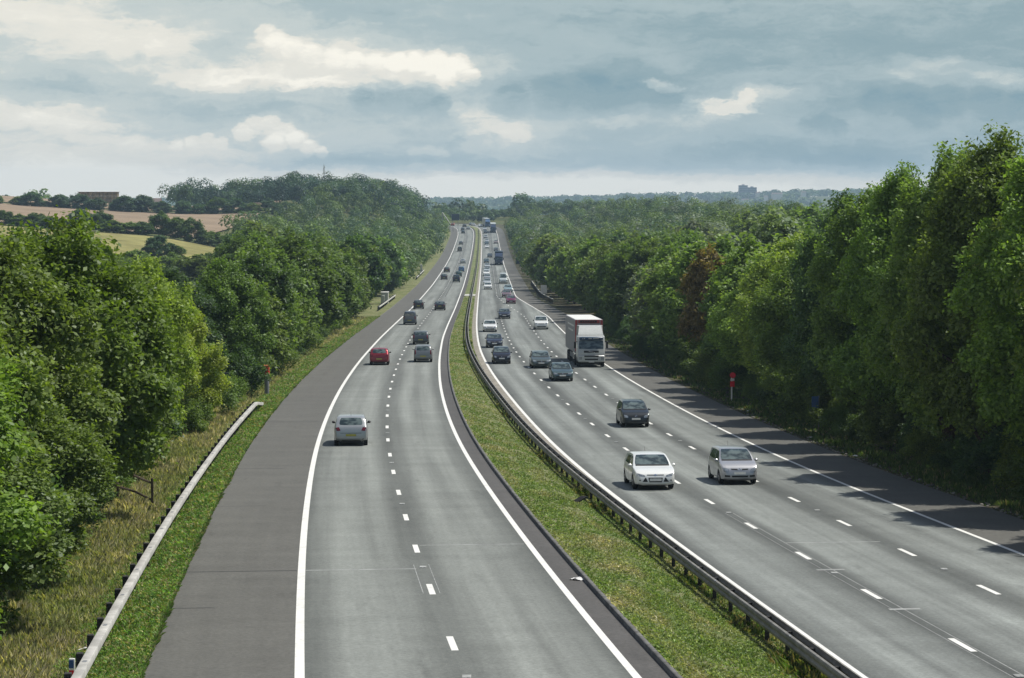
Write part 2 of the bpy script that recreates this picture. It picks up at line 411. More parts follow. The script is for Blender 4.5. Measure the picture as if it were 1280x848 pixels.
# markings: sheets 4 mm above the asphalt
class Sheets:
    def __init__(s): s.v = []; s.f = []
    def quad(s, pt, y0, y1, a0, a1, b0=None, b1=None, dz=.004, n=1):
        b0 = a0 if b0 is None else b0; b1 = a1 if b1 is None else b1
        for i in range(n):
            ya, yb = y0+(y1-y0)*i/n, y0+(y1-y0)*(i+1)/n
            la = [a0+(b0-a0)*i/n, a1+(b1-a1)*i/n]; lb = [a0+(b0-a0)*(i+1)/n, a1+(b1-a1)*(i+1)/n]
            P = [pt(ya, la[0], dz), pt(ya, la[1], dz), pt(yb, lb[1], dz), pt(yb, lb[0], dz)]
            k = len(s.v); s.v += [tuple(np.ravel(p)) for p in P]; s.f.append((k, k+1, k+2, k+3))
def band(pt, o, w, name='edge_line'):
    f = [lambda Y, q=q: pt(Y, (o(Y) if callable(o) else o)+q, .004) for q in (-w/2, w/2)]
    tag(loft(name, f, M['paint'], smooth=False), kind='structure')
band(ptL, -3.65, .22); band(ptL, 3.65, .19); band(ptR, 0.06, .2); band(ptR, WR, .17)
S = Sheets()
WD = .17
for y in np.arange(-30.2, 1130, 9.0): S.quad(ptL, y, y+2.0, -WD/2-.04, WD/2-.04)
lB = lambda Y: float(np.interp(Y, [335, 425], [2/3, .5])*WR(Y))
for y in np.arange(-27.0, 1130, 9.0):
    a, b = lB(y), lB(y+2); S.quad(ptR, y, y+2.0, a-WD/2, a+WD/2, b-WD/2, b+WD/2)
for y in np.arange(-27.5, 330, 9.0): S.quad(ptR, y, y+2.0, 3.667-WD/2, 3.667+WD/2)
tag(obj('lane_dashes', py_mesh('lane_dashes', S.v, S.f, M['paint'])), kind='structure')
# reflecting studs in the gaps between the dashes
S = MB()
for i, k_ in enumerate(np.arange(0, 31)):
    for pt, o, y in ((ptL, -.04, -24.7+9*k_), (ptR, 3.667, -22.0+9*k_), (ptR, 7.333, -21.5+9*k_)):
        if i % 2 == 0:
            p = pt(y, o, .012)
            for dx in (-.05, .05): S.box((p[0]+dx, p[1], p[2]), (.07, .16, .024))
            S.box((p[0], p[1]+.1, p[2]-.004), (.2, .34, .012))
tag(S.build('road_studs', M['joint']), kind='structure')
# transverse joints and the lane seam (worn pale bands and a dark saw cut across the shoulder)
S = Sheets(); D = Sheets()
def yz(fh, py):     # distance along the road of a joint
    yy = np.arange(30, 600, .25); p = 258-2750*fh(yy)/yy; return float(yy[np.argmin(np.abs(p-py))])
S.quad(ptL, 65.0, 65.12, -3.53, -.25, dz=.003); S.quad(ptL, 70.6, 70.7, .1, 3.5, dz=.003)
D.quad(ptL, 65.0, 65.10, -7.04, -3.78, dz=.003)
D.quad(ptL, 83.2, 83.27, -7.04, -5.2, dz=.003); S.quad(ptL, 92.4, 92.5, -3.3, -2.2, dz=.003)
S.quad(ptR, 76.0, 76.12, 3.85, 7.2, dz=.003); S.quad(ptR, 94.5, 94.6, .9, 2.6, dz=.003)
D.quad(ptL, 58, 58.08, -7.0, -5.9, dz=.003); D.quad(ptL, 99.0, 99.1, -7.0, -4.9, dz=.003); D.quad(ptL, 128, 128.15, -7.0, -4.0, dz=.003)
for y in np.arange(42, 86, 2): S.quad(ptR, y, y+2, 3.80, 3.83, dz=.003); S.quad(ptR, y, y+2, 3.50, 3.52, dz=.003)
for y in np.arange(60, 66, 1.5): S.quad(ptL, y, y+1.5, -.30, -.275, dz=.003); S.quad(ptL, y, y+1.5, .16, .18, dz=.003)
for y, o in ((60.4, 3.4), (68.8, 3.3)): S.quad(ptR, y, y+.25, o, o+.9, dz=.003)
for y in np.arange(430, 1000, 20): D.quad(ptR, y, y+20, 4.3, 4.42, dz=.003); D.quad(ptL, y, y+20, .75, .9, dz=.003)
tag(obj('joint_seals', py_mesh('joint_seals', S.v, S.f, M['joint'])), kind='structure')
tag(obj('saw_cuts', py_mesh('saw_cuts', D.v, D.f, M['seam'])), kind='structure')

# ------------------------------------------------------------------ terrain to the horizon
gx = np.unique(np.concatenate([np.arange(-60, 61, 3), np.sign(np.arange(-60, 61))*(60+2.2*np.abs(np.arange(-60, 61))**1.75)]))
gx = gx[(np.abs(gx) < 2780)]
gy = np.concatenate([np.arange(-45, 1300, 6), np.geomspace(1300, 5480, 60)])
GX, GY = np.meshgrid(gx, gy)
GZ = terrain(GX, GY)
V = np.stack([GX, GY, GZ], -1).reshape(-1, 3)
k = len(gx); i = np.arange(len(gy)-1)[:, None]*k; j = np.arange(k-1)[None]
F = np.stack([i+j, i+j+1, i+k+j+1, i+k+j], -1).reshape(-1, 4)
tag(obj('ground', np_mesh('ground', V, F, M['ground'], True)), kind='structure')
def field(name, poly, mt, dz=.35, n=26):
    # poly: four corners (X,Y) near-left, near-right, far-right, far-left
    a, b, c, d = [np.array(p, float) for p in poly]; V = []
    for q in np.linspace(0, 1, n):
        for p in np.linspace(0, 1, n):
            P = (a*(1-p)+b*p)*(1-q)+(d*(1-p)+c*p)*q
            V.append((P[0], P[1], float(terrain(P[0], P[1]))+dz))
    F = [(r*n+s, r*n+s+1, r*n+n+s+1, r*n+n+s) for r in range(n-1) for s in range(n-1)]
    return tag(obj(name, py_mesh(name, V, F, mt, True)), kind='structure')
field('ploughed_field', [(-330, 598), (-88, 606), (-100, 880), (-380, 850)], M['plough'])
field('pasture', [(-150, 475), (-72, 490), (-76, 578), (-180, 575)], M['stubble'])
field('stubble_field', [(-380, 868), (-98, 895), (-100, 975), (-400, 965)], M['plough'], .3)

# ------------------------------------------------------------------ grass, as blades
def blades(name, P, H, W, tint, lean=.5, nb=5, curl=True):
    """P (n,3) roots of tufts, H heights, each nb tapered blades"""
    n = len(P); P = np.repeat(P, nb, 0); H = np.repeat(H, nb)*rng.uniform(.5, 1.1, n*nb); T = np.repeat(tint*1.75, nb, 0)
    az = rng.uniform(0, 2*np.pi, n*nb); ln = rng.uniform(.1, 1, n*nb)*lean
    dirv = np.stack([np.cos(az), np.sin(az), 0*az], -1); sidev = np.stack([-np.sin(az), np.cos(az), 0*az], -1)
    root = P+dirv*rng.uniform(0, .12, n*nb)[:, None]*np.clip(H, .1, .8)[:, None]*2
    mid = root+np.array([0, 0, 1])*(H*.6)[:, None]+dirv*(H*ln*.35)[:, None]
    tip = root+np.array([0, 0, 1])*(H*(1-.3*ln))[:, None]+dirv*(H*ln)[:, None]
    w = (np.repeat(np.broadcast_to(W, (n,)), nb)*rng.uniform(.6, 1.3, n*nb))[:, None]
    V = np.stack([root-sidev*w, root+sidev*w, mid+sidev*w*.8, tip, mid-sidev*w*.8], 1)
    F = np.arange(n*nb)[:, None]*5+np.arange(5)[None]
    me = np_mesh(name, V.reshape(-1, 3), F, M['blade'])
    a = me.color_attributes.new('tint', 'FLOAT_COLOR', 'POINT')
    C = np.ones((n*nb*5, 4), np.float32); C[:, :3] = np.repeat(T, 5, 0)
    a.data.foreach_set('color', C.ravel())
    return tag(obj(name, me), kind='stuff')
def vnoise(X, Y, s, seed=0):
    r = np.random.default_rng(seed); G = r.random((64, 64)); x = np.asarray(X)/s+100; y = np.asarray(Y)/s+100
    xi = np.floor(x).astype(int); yi = np.floor(y).astype(int); fx = x-xi; fy = y-yi
    fx = fx*fx*(3-2*fx); fy = fy*fy*(3-2*fy); g = lambda a, b: G[a % 64, b % 64]
    return (g(xi, yi)*(1-fx)+g(xi+1, yi)*fx)*(1-fy)+(g(xi, yi+1)*(1-fx)+g(xi+1, yi+1)*fx)*fy
def ysamp(n, a, b, p=1.6):     # denser near the camera
    u = rng.random(n); return (a**(1-p)+u*(b**(1-p)-a**(1-p)))**(1/(1-p))
def pick(pal, n, w=None):
    pal = np.array(pal); return pal[rng.choice(len(pal), n, p=w)]*rng.uniform(.75, 1.3, (n, 1))
G1 = [(.075, .110, .030), (.105, .135, .042), (.145, .155, .07), (.225, .205, .12), (.29, .265, .175)]
# left verge: tall dry grass by the trees, short green strip beside the shoulder
n = 30000
Y = ysamp(n, 40, 330, 1.7); d = 1.5+5.5*rng.random(n)**.9
pn = vnoise(d*1.2, Y*.35, 2.2, 3)*.6+vnoise(d, Y, .8, 4)*.4
p = ptL(Y, 0)*0; nx, ny = side(XL, Y)
P = np.stack([XL(Y)-nx*(7.12+d), Y-ny*(7.12+d), HL(Y)+bankL(d, Y)-.02], -1)
H = .18+.5*pn*sstep(1.2, 3, d)
drya = np.clip(pn*1.7-.20+.25*sstep(90, 140, Y), 0, 1)[:, None]
tint = pick(G1[:3], n)*(1-drya)+pick(G1[2:], n)*drya
blades('tall_verge_grass', P, H, .011+Y*.00009, tint*np.array([1.25, 1.22, 1.30]))
n = 21000
Y = ysamp(n, 40, 330, 1.8); d = rng.random(n)*1.9; d = np.where(rng.random(n) < .12, -.07*rng.random(n), d); nx, ny = side(XL, Y)
P = np.stack([XL(Y)-nx*(7.12+d), Y-ny*(7.12+d), HL(Y)+bankL(np.maximum(d, 0), Y)+.03], -1)
pn = vnoise(d, Y*.5, 1.1, 5)
t = pick([(.07, .14, .03), (.10, .175, .04), (.12, .17, .055), (.19, .18, .09)], n)
blades('short_verge_grass', P, .085+.14*pn, .013+Y*.00008, t, 1.0)
# median
n = 42000
Y = ysamp(n, 40, 420, 1.8); q = rng.random(n)
a = ptL(Y, 4.56, .08); b = ptR(Y, -.62, -.015); P = a*(1-q[:, None])+b*q[:, None]
P[:, 2] += np.interp(q, [0, .12, .3, .5, .6, .72, .85, 1], [0, .05, .10, .12, .08, 0, -.03, 0])
pn = vnoise(q*5, Y*.4, 1.0, 6)*.55+vnoise(q*5, Y*.15, .5, 7)*.45
dr = np.clip(pn*1.9-.78, 0, 1)[:, None]
t = pick([(.075, .125, .032), (.105, .155, .045), (.13, .17, .06)], n)*(1-dr)+pick([(.20, .19, .11), (.26, .24, .16), (.15, .155, .08)], n)*dr
blades('median_grass', P, .035+.07*rng.random(n), .012+Y*.00008, t*np.array([1.22, 1.14, 1.25]), 1.2)
# weeds under the central barrier
n = 3800
Y = ysamp(n, 40, 300, 1.6); o = -1.35+rng.normal(0, .30, n); nx, ny = side(XR, Y)
P = np.stack([XR(Y)+nx*o, Y+ny*o, HR(Y)+.05], -1)
pn = vnoise(Y, Y*0, 3.0, 8)
keep = o < -.65; P, Y, pn = P[keep], Y[keep], pn[keep]; n = len(P)
blades('barrier_weeds', P, (.10+.40*pn**2), .014+Y*.00006, pick([(.05, .09, .02), (.085, .12, .03), (.13, .13, .05), (.18, .15, .08)], n), .8)
# right verge, under the trees
n = 15000
Y = ysamp(n, 45, 330, 1.7); d = .05+4.2*rng.random(n); nx, ny = side(XR, Y); o = WR(Y)+SHR+d
P = np.stack([XR(Y)+nx*o, Y+ny*o, HR(Y)+bankR(d, Y)-.02], -1)
pn = vnoise(d*1.2, Y*.4, 2.0, 9)
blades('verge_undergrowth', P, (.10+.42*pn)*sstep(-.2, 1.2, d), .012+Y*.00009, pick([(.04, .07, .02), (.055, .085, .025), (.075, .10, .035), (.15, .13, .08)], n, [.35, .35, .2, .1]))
# scrub litter of stones and leaves at the right kerb edge
S = MB()
for i in range(420):
    y = float(ysamp(1, 66, 150, 1.3)[0]); d = abs(random.gauss(0, .45))+.02
    nx, ny = side(XR, y); o = float(WR(y))+SHR+d
    r = random.uniform(.02, .07)
    S.box((float(XR(y))+float(nx)*o, y+float(ny)*o, float(HR(y))+float(bankR(d, y))+r*.4), (r*2.2, r*1.6, r*1.2), random.random()*3, r*.4)
tag(S.build('verge_rubble', simple('chalk_stone', (.22, .21, .19), .9, .1, var=.5, scale=2)), kind='stuff')
# ------------------------------------------------------------------ crash barriers
def sweep(pt, ys, prof, o0, dz=0.0, closed=True, drop=None):
    """prof: list of (lateral, z) points; swept along the road at offset o0"""
    n, k = len(ys), len(prof)
    V = np.zeros((n, k, 3))
    for j, (a, z) in enumerate(prof):
        P = pt(ys, o0+a, 0); P[:, 2] += z+dz
        if drop is not None: P[:, 2] -= drop(ys)
        V[:, j] = P
    kk = k if closed else k-1
    F = []
    i = np.arange(n-1)[:, None]*k; j = np.arange(kk)[None]; j2 = (j+1) % k
    F = np.stack([i+j, i+j2, i+k+j2, i+k+j], -1).reshape(-1, 4)
    return V.reshape(-1, 3), F, n, k
def beam(name, pt, ys, prof, o0, mt, parent, drop=None, closed=True):
    V, F, n, k = sweep(pt, ys, prof, o0, closed=closed, drop=drop)
    Fl = [tuple(f) for f in F]
    if closed: Fl += [tuple(range(k-1, -1, -1)), tuple((n-1)*k+i for i in range(k))]
    return obj(name, py_mesh(name, V, Fl, mt, True, 40), parent)
def barrier(label, pt, y0, y1, o, double, pitch, endlow=False, mt=None, group=None, npost=100, offR=None, hgt=.68):
    if double: hgt = .80
    root = empty('crash_barrier', (0, 0, 0))
    tag(root, label, 'crash barrier', group)
    ys = np.concatenate([np.arange(y0, min(y1, 250), 1.2), np.arange(max(250, y0), y1+.01, 4.0)]) if y1 > 250 else np.arange(y0, y1+.01, 1.2)
    mt = mt or M['steel']
    drop = (lambda Y: .42*sstep(y1-7, y1, Y)) if endlow else None
    if double:
        for sgn in (-1, 1):
            w = [(.0, hgt), (.055, hgt-.01), (.085, hgt-.05), (.085, hgt-.09), (.045, hgt-.135), (.045, hgt-.165), (.085, hgt-.21), (.085, hgt-.25), (.05, hgt-.30), (.03, hgt-.30), (.06, hgt-.24), (.03, hgt-.2), (.01, hgt-.15), (.03, hgt-.1), (.055, hgt-.06), (.0, hgt-.03)]
            beam('rail', pt, ys, [(sgn*(.12+a), z) for a, z in w][::sgn], o, M['steel_dark'], root)
    else:
        w = [(-.095, hgt-.17), (-.10, hgt-.01), (-.088, hgt), (.088, hgt), (.10, hgt-.015), (.10, hgt-.17)]
        beam('rail', pt, ys, w, o, mt, root, drop)
    py = np.arange(y0+.6, y1-.3, pitch); rest = MB(); cnt = 0
    proto = None
    for y in py:
        p = pt(np.array([y]), o)[0]
        dz = float(drop(np.array([y]))[0]) if drop else 0
        th = math.atan2(float(side(XL if pt is ptL else XR, y)[1]), float(side(XL if pt is ptL else XR, y)[0]))
        hh = hgt-(.06 if double else .20)-dz
        if hh < .1: continue
        if y > 38 and cnt < npost:
            cnt += 1
            if proto is None:
                m = MB()
                if double:
                    m.box((0, 0, hh/2-.15), (.11, .09, hh+.3), 0, .012).box((0, 0, hh-.06), (.22, .05, .10))
                else:
                    m.box((-.20, 0, hh/2), (.15, .16, hh+.44), 0, .012).box((-.08, 0, hh+.06), (.16, .08, .12))
                proto = m.mesh('post', M['post'])
            obj('post', proto, root, p, th).scale = (1, 1, (hh+.2)/(hgt-(.06 if double else .2)+.2) if dz else 1)
        elif y > 38:
            rest.box((p[0], p[1], p[2]+hh/2), (.11, .09, hh), th)
    if rest.v: tag(rest.build('post', M['post'], root), kind='stuff')
    if not double:
        for y in np.arange(max(y0, 40)+1.6, y1-6, 4.8)[:24]:
            m = MB(); p = pt(np.array([y]), o)[0]
            m.box((0, 0, 0), (.09, .16, .012), 0, .004)
            s = m.build('splice_plate', M['greymetal'], root); s.location = (p[0], p[1], p[2]+hgt+.004)
    else:
        for y in np.arange(42, 170, 9.6):
            p = pt(np.array([y]), o)[0]; m = MB()
            m.box((-.17, 0, hgt-.004), (.05, .24, .014), 0, .004)
            s = m.build('splice_plate', M['greymetal'], root); s.location = p
    base = pt(np.array([max(y0, 45.)]), o)[0]
    for c in root.children: c.location = Vector(c.location)-Vector(base)
    root.location = base
    return root
barrier('long double-sided steel crash barrier on dark posts along the grass median', ptR, -20, 1060, -1.22, True, 2.4)
barrier('pale single-beam crash barrier beside the near left hard shoulder, far end dipping low', ptL, 30, 142, -7.05-1.08, False, 2.4, True)
barrier('short pale crash barrier in front of the pale roadside cabinets', ptL, 357, 424, -7.05-1.5, False, 2.4, False, group='short barriers along the far hard shoulder', mt=M['palebox'])
barrier('distant pale crash barrier leading up to a single white cabinet under the trees', ptL, 553, 622, -7.05-1.5, False, 3.2, False, group='short barriers along the far hard shoulder', mt=M['palebox'])
oR = lambda: 0
def ptRe(Y, o, dz=0.0): return ptR(Y, WR(Y)+SHR+o, dz)
barrier('short crash barrier beside the shaded hard shoulder around a white sign panel', ptRe, 392, 512, 1.5, False, 3.2, mt=M['palebox'])
# ------------------------------------------------------------------ trees
def tree_mesh(seed, H, Rad, base, nlobe, nspray, per, size, spread=.30, point=.0, wild=.25, shoots=0):
    """returns crown vertices/quads and a trunk mesh builder; H total height"""
    r = np.random.default_rng(seed)
    zc = (H+base)/2; hz = (H-base)/2
    # limbs end in lobes of foliage spread through the crown volume
    L = []
    for i in range(nlobe):
        t = (i+.5)/nlobe; z = -1+2*t; a = i*2.39996+r.normal(0, .35)
        rad = math.sqrt(max(0, 1-abs(z)**2.2))*(1-point*max(z, 0))
        k = r.uniform(.66, 1.0)
        c = np.array([math.cos(a)*rad*Rad*k, math.sin(a)*rad*Rad*k, zc+z*hz*.80])
        lr = Rad*r.uniform(.24, .36)*(1-.35*max(z, 0)*(.4+point))
        L.append((c, lr))
    L.append((np.array([r.normal(0, .2), r.normal(0, .2), H-Rad*.28]), Rad*.24)); L.append((np.array([.5*Rad, 0, H-Rad*.75]), Rad*.24)); L.append((np.array([-.3*Rad, .4*Rad, H-Rad*.6]), Rad*.22)); L.append((np.array([r.normal(0, .2), r.normal(0, .2), zc]), Rad*.40))
    C = np.array([l[0] for l in L]); LR = np.array([l[1] for l in L])
    w = LR**2; w /= w.sum()
    n = int(nspray*1.45)
    li = r.choice(len(L), n, p=w)
    d = r.normal(size=(n, 3)); d[:, 2] = d[:, 2]*.75+.48; d /= np.linalg.norm(d, axis=1)[:, None]
    bump = 1+wild*(np.sin(d[:, 0]*5+li*1.7)*np.sin(d[:, 1]*5+li)*np.sin(d[:, 2]*4+li*2.3))
    S = C[li]+d*(LR[li]*(.72+.34*r.random(n)**.7)*bump)[:, None]*np.array([1, 1, .88])
    dist = np.linalg.norm(S[:, None]-C[None], axis=2)/LR[None]
    dist[np.arange(n), li] = 9
    S = S[(dist.min(1) > .62)][:nspray]; d = d[(dist.min(1) > .62)][:nspray]
    S[:, 2] = np.maximum(S[:, 2], base*.4)
    n = len(S)
    if shoots:
        up = np.where(C[:, 2] > zc-.2*hz)[0]; sh = []
        for q in range(shoots):
            b_ = up[r.integers(len(up))]; a = r.uniform(0, 6.28); o_ = LR[b_]*r.uniform(.1, .8)
            hgt = r.uniform(.5, 1.25)*LR[b_]+.25; m_ = 9
            t = np.linspace(0, 1, m_)**.8
            ax = np.array([math.cos(a)*o_, math.sin(a)*o_, LR[b_]*.62*(1-.35*o_/LR[b_])])
            pts = C[b_]+ax+np.outer(t*hgt, [.18*math.cos(a), .18*math.sin(a), 1.0])+r.normal(0, 1, (m_, 3))*(.20*(1-t)+.05)[:, None]*min(1.3, Rad/3)
            sh.append(pts)
        sh = np.concatenate(sh); S = np.concatenate([S, sh]); dd = r.normal(0, .5, (len(sh), 3)); dd[:, 2] += .6
        d = np.concatenate([d[:n], dd/np.linalg.norm(dd, axis=1)[:, None]]); n = len(S)
    P = np.repeat(S, per, 0)+r.normal(0, spread, (n*per, 3))*np.array([1, 1, .75])
    O = np.repeat(d, per, 0); m = len(P)
    N = O*.5+np.array([0, 0, .6])+r.normal(0, .55, (m, 3)); N /= np.linalg.norm(N, axis=1)[:, None]
    T = np.cross(N, r.normal(size=(m, 3))); T /= np.linalg.norm(T, axis=1)[:, None]+1e-9
    B = np.cross(N, T); s = (size*r.uniform(.6, 1.35, m))[:, None]
    V = np.stack([P-T*s*.62, P+B*s*.40+T*s*.05, P+T*s*.72, P-B*s*.40+T*s*.05], 1).reshape(-1, 3)
    F = np.arange(m*4).reshape(-1, 4)
    tk = MB(); tr = .022*H+.03
    tk.tube((0, 0, -.4), (r.normal(0, .1), r.normal(0, .1), base+hz*.5), tr, tr*.7, 9)
    tk.tube((0, 0, base+hz*.5), (0, 0, H-Rad*.5), tr*.7, tr*.2, 7)
    for c, lr in L[:min(nlobe, 12)]:
        z0 = max(base*.7, c[2]-lr*1.4-.5)
        tk.tube((0, 0, z0), c, tr*.38, tr*.1, 5)
    return V, F, tk
PROTO = {}
def proto(key, n, **kw):
    PROTO[key] = []
    for i in range(n):
        V, F, tk = tree_mesh(hash(key) % 97 + i*13 if False else sum(map(ord, key))+i*13, **kw)
        PROTO[key].append((np_mesh('crown', V, F, M['leaf']), tk.mesh('trunk', M['bark'], True), kw['H'], kw['Rad']))
proto('near', 5, H=11, Rad=3.6, base=1.0, nlobe=22, nspray=5000, per=12, size=.155, spread=.19, point=.25, shoots=70)
proto('tall', 3, H=15.5, Rad=4.1, base=1.2, nlobe=34, nspray=6800, per=12, size=.165, spread=.19, wild=.34, point=.45, shoots=110)
proto('mid', 4, H=11, Rad=3.7, base=.8, nlobe=20, nspray=2300, per=9, size=.27, spread=.25, point=.2, shoots=50)
proto('far', 4, H=11, Rad=3.8, base=.8, nlobe=17, nspray=900, per=8, size=.44, spread=.34, point=.15, shoots=22)
proto('shrub', 3, H=2.6, Rad=1.6, base=.1, nlobe=10, nspray=1100, per=10, size=.095, spread=.13, shoots=24)
proto('cone', 2, H=11, Rad=2.3, base=.6, nlobe=20, nspray=1200, per=8, size=.34, spread=.26, point=.75)

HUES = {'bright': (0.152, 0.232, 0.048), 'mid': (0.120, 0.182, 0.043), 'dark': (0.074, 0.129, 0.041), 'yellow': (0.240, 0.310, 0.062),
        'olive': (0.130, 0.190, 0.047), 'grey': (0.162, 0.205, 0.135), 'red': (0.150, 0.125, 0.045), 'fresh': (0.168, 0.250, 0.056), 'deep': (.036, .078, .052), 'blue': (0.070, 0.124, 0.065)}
WORDS = {'bright': 'bright green', 'mid': 'mid green', 'dark': 'dark green', 'yellow': 'yellowing', 'olive': 'olive green', 'grey': 'silvery grey-green',
         'red': 'rust-tinged', 'fresh': 'fresh light green', 'blue': 'blue-green', 'deep': 'deep teal'}
def put(kind, X, Y, H, Rad, hue, i=None, label=None, group=None, name='tree', cat='tree', z=None, sink=0.0, trunk=True, bri=1.0):
    ps = PROTO[kind]; cr, tk, h0, r0 = ps[random.randrange(len(ps)) if i is None else i % len(ps)]
    z = float(terrain(X, Y)) if z is None else z
    e = empty(name, (X, Y, z-sink), random.random()*6.28); s = Rad/r0
    e.scale = (s, s, H/h0)
    c = bpy.data.objects.new('crown', cr); link(c, e)
    f = random.uniform(.82, 1.18)*bri; q = HUES[hue]
    c.color = (q[0]*f*random.uniform(.92, 1.1), q[1]*f, q[2]*f*random.uniform(.85, 1.2), 1)
    if trunk: link(bpy.data.objects.new('trunk', tk), e)
    tag(e, label, cat, group); return e
def gl(Y, d): nx, ny = side(XL, Y); return float(XL(Y)-nx*(SHL+d)), float(Y-ny*(SHL+d))
def gr(Y, d): nx, ny = side(XR, Y); o = float(WR(Y))+SHR+d; return float(XR(Y)+nx*o), float(Y+ny*o)
def gz(X, Y):   # height of the ground or of the verge laid on it
    nl, _ = side(XL, Y); dl = -(X-float(XL(Y)))*float(nl)-SHL; dr = (X-float(XR(Y)))*float(nl)-float(WR(Y))-SHR
    if 0 < dl < 13: return float(HL(Y)+bankL(dl, Y))
    if 0 < dr < 13: return float(HR(Y)+bankR(dr, Y))
    return float(terrain(X, Y))

cand = []     # (side, row, Y, d, H, R, hue, species phrase)
HERO = [
 ('L', 'front', 52.5, 6.4, 8.2, 3.2, 'bright', 'bushy bright green tree cut off by the lower left edge of the photo'),
 ('L', 'front', 59.5, 6.9, 9.2, 3.0, 'fresh', 'lower light green tree crowding the left edge beside the near barrier'),
 ('L', 'front', 56, 4.9, 5.2, 2.3, 'bright', 'low bushy sapling spilling towards the barrier at the lower left corner'),
 ('L', 'front', 63.5, 4.7, 5.6, 2.3, 'mid', 'low leafy tree in front of the fresh green one beside the near barrier'),
 ('L', 'front', 70, 6.0, 9.6, 3.2, 'mid', 'tall tree with sunlit yellow-green top nearest the near barrier, dark in its middle'),
 ('L', 'front', 79, 5.0, 10.7, 3.6, 'bright', 'tallest bright green maple of the left belt, pointed top before the brown field'),
 ('L', 'front', 92, 4.9, 9.3, 2.6, 'mid', 'green tree whose foot hides the broken timber fence'),
 ('L', 'front', 106, 4.6, 9.2, 2.5, 'yellow', 'yellow-leaved tree rising above the dark square sign'),
 ('L', 'front', 121, 4.4, 7.0, 2.3, 'yellow', 'small yellowing tree just before the red-topped marker post'),
 ('L', 'second', 62, 13, 8.6, 3.4, 'dark', 'dark tree deep behind the front trees at the left edge'),
 ('L', 'second', 89, 9.2, 10.2, 3.4, 'mid', 'tall green tree at the left edge of the photo, set back behind the pointed maple'),
 ('L', 'second', 110, 11.2, 10.6, 3.3, 'dark', 'dark tree set back to the left of the pointed maple'),
 ('L', 'second', 96, 12, 9.2, 3.2, 'dark', 'dark tree between the tall maple and the yellow tree, set back'),
 ('R', 'front', 64, 6.2, 14.5, 4.0, 'dark', 'dark tree off the right edge throwing shade over the hard shoulder'),
 ('R', 'front', 74, 5.8, 15.5, 4.0, 'dark', 'dark tree outside the right edge, second from the camera'),
 ('R', 'front', 84, 5.4, 16.5, 4.0, 'mid', 'tree outside the right edge overhanging the shaded hard shoulder'),
 ('R', 'front', 93, 5.2, 15.4, 4.0, 'bright', 'tallest tree of the right belt, topping out at the right edge of the photo'),
 ('R', 'front', 101, 4.3, 15.8, 3.9, 'mid', 'tall mid green tree, second in from the right edge of the photo'),
 ('R', 'front', 109, 4.6, 15.6, 3.7, 'bright', 'tall sunlit tree to the right of the small blue sign'),
 ('R', 'front', 118, 4.4, 15.0, 3.5, 'bright', 'tall tree rising directly behind the small blue sign'),
 ('R', 'front', 127, 4.8, 14.2, 3.5, 'mid', 'mid green tree just left of the small blue sign'),
 ('R', 'front', 136, 5.0, 14.0, 3.5, 'dark', 'dark tree between the small blue sign and the red and white marker'),
 ('R', 'second', 88, 11, 16.0, 4.2, 'bright', 'tall bright tree behind the trees at the right edge'),
 ('R', 'second', 103, 11.5, 15.0, 4.0, 'mid', 'tall skyline tree behind the sunlit tree on the right'),
 ('R', 'second', 118, 11, 15.0, 3.8, 'bright', 'bright skyline tree set back above the small blue sign'),
 ('R', 'second', 134, 11, 14.0, 3.7, 'bright', 'skyline tree set back above the red and white marker'),
 ('R', 'deep', 215, 14.5, 13.4, 5.4, 'grey', 'large silvery willow standing out behind the right tree belt'),
 ('R', 'deep', 240, 12, 11.6, 4.4, 'grey', 'smaller silvery willow next to the large willow, farther from the camera'),
 ('R', 'front', 188, 4.6, 10.4, 3.0, 'red', 'rust-tinged tree in the front row behind the white lorry'),
]
random.seed(11)
def row(sd, nm, y0, y1, d0, d1, sp, Hf, hues):
    y = y0
    while y < y1:
        d = random.uniform(d0, d1)
        if sd == 'L' and nm == 'front' and (128 <= y < 152 or 362 < y < 428): d += 2.6
        Hh = Hf(y)*random.uniform(.82, 1.14)
        rad = min(4.6, Hh*.365)*random.uniform(.88, 1.15)
        cand.append((sd, nm, y, d, Hh, rad, random.choice(hues), None))
        y += sp*(1+y/900)*random.uniform(.75, 1.25)
hl_ = ['mid', 'mid', 'bright', 'dark', 'olive', 'mid', 'dark', 'fresh']
hr_ = ['mid', 'mid', 'bright', 'olive', 'bright', 'dark', 'mid', 'fresh', 'grey']
HfL = lambda y: np.interp(y, [100, 160, 240, 400], [8.6, 9.0, 10.0, 10.5])
HfR = lambda y: np.interp(y, [136, 146, 170, 200, 260, 600], [13.2, 12.0, 11.2, 10.4, 10.0, 10])
row('L', 'front', 128, 470, 4.0, 5.6, 6.6, HfL, hl_); row('L', 'second', 108, 470, 10.5, 13, 7.6, HfL, hl_)
row('L', 'third', 100, 470, 16, 21, 8.0, HfL, hl_); row('L', 'deep', 150, 470, 25, 32, 10, HfL, hl_+['blue']); row('L', 'deep', 230, 470, 36, 46, 11, HfL, hl_+['blue'])
row('R', 'front', 145, 470, 4.4, 6.0, 6.6, HfR, hr_); row('R', 'second', 150, 470, 11, 13.5, 7.6, HfR, hr_)
row('R', 'third', 82, 470, 17, 22, 8.0, HfR, hr_); row('R', 'deep', 190, 470, 26, 34, 10, HfR, hr_+['grey']); row('R', 'deep', 230, 470, 38, 48, 11, HfR, hr_+['grey']); row('R', 'deep', 260, 470, 54, 72, 12, HfR, hr_+['blue'])
cand = [c for c in cand if not any(c[0] == h[0] and abs(c[2]-h[2]) < (4 if h[1] != 'deep' else 7) and abs(c[3]-h[3]) < (3 if h[1] != 'deep' else 8) for h in HERO)]
cand += HERO
items = []
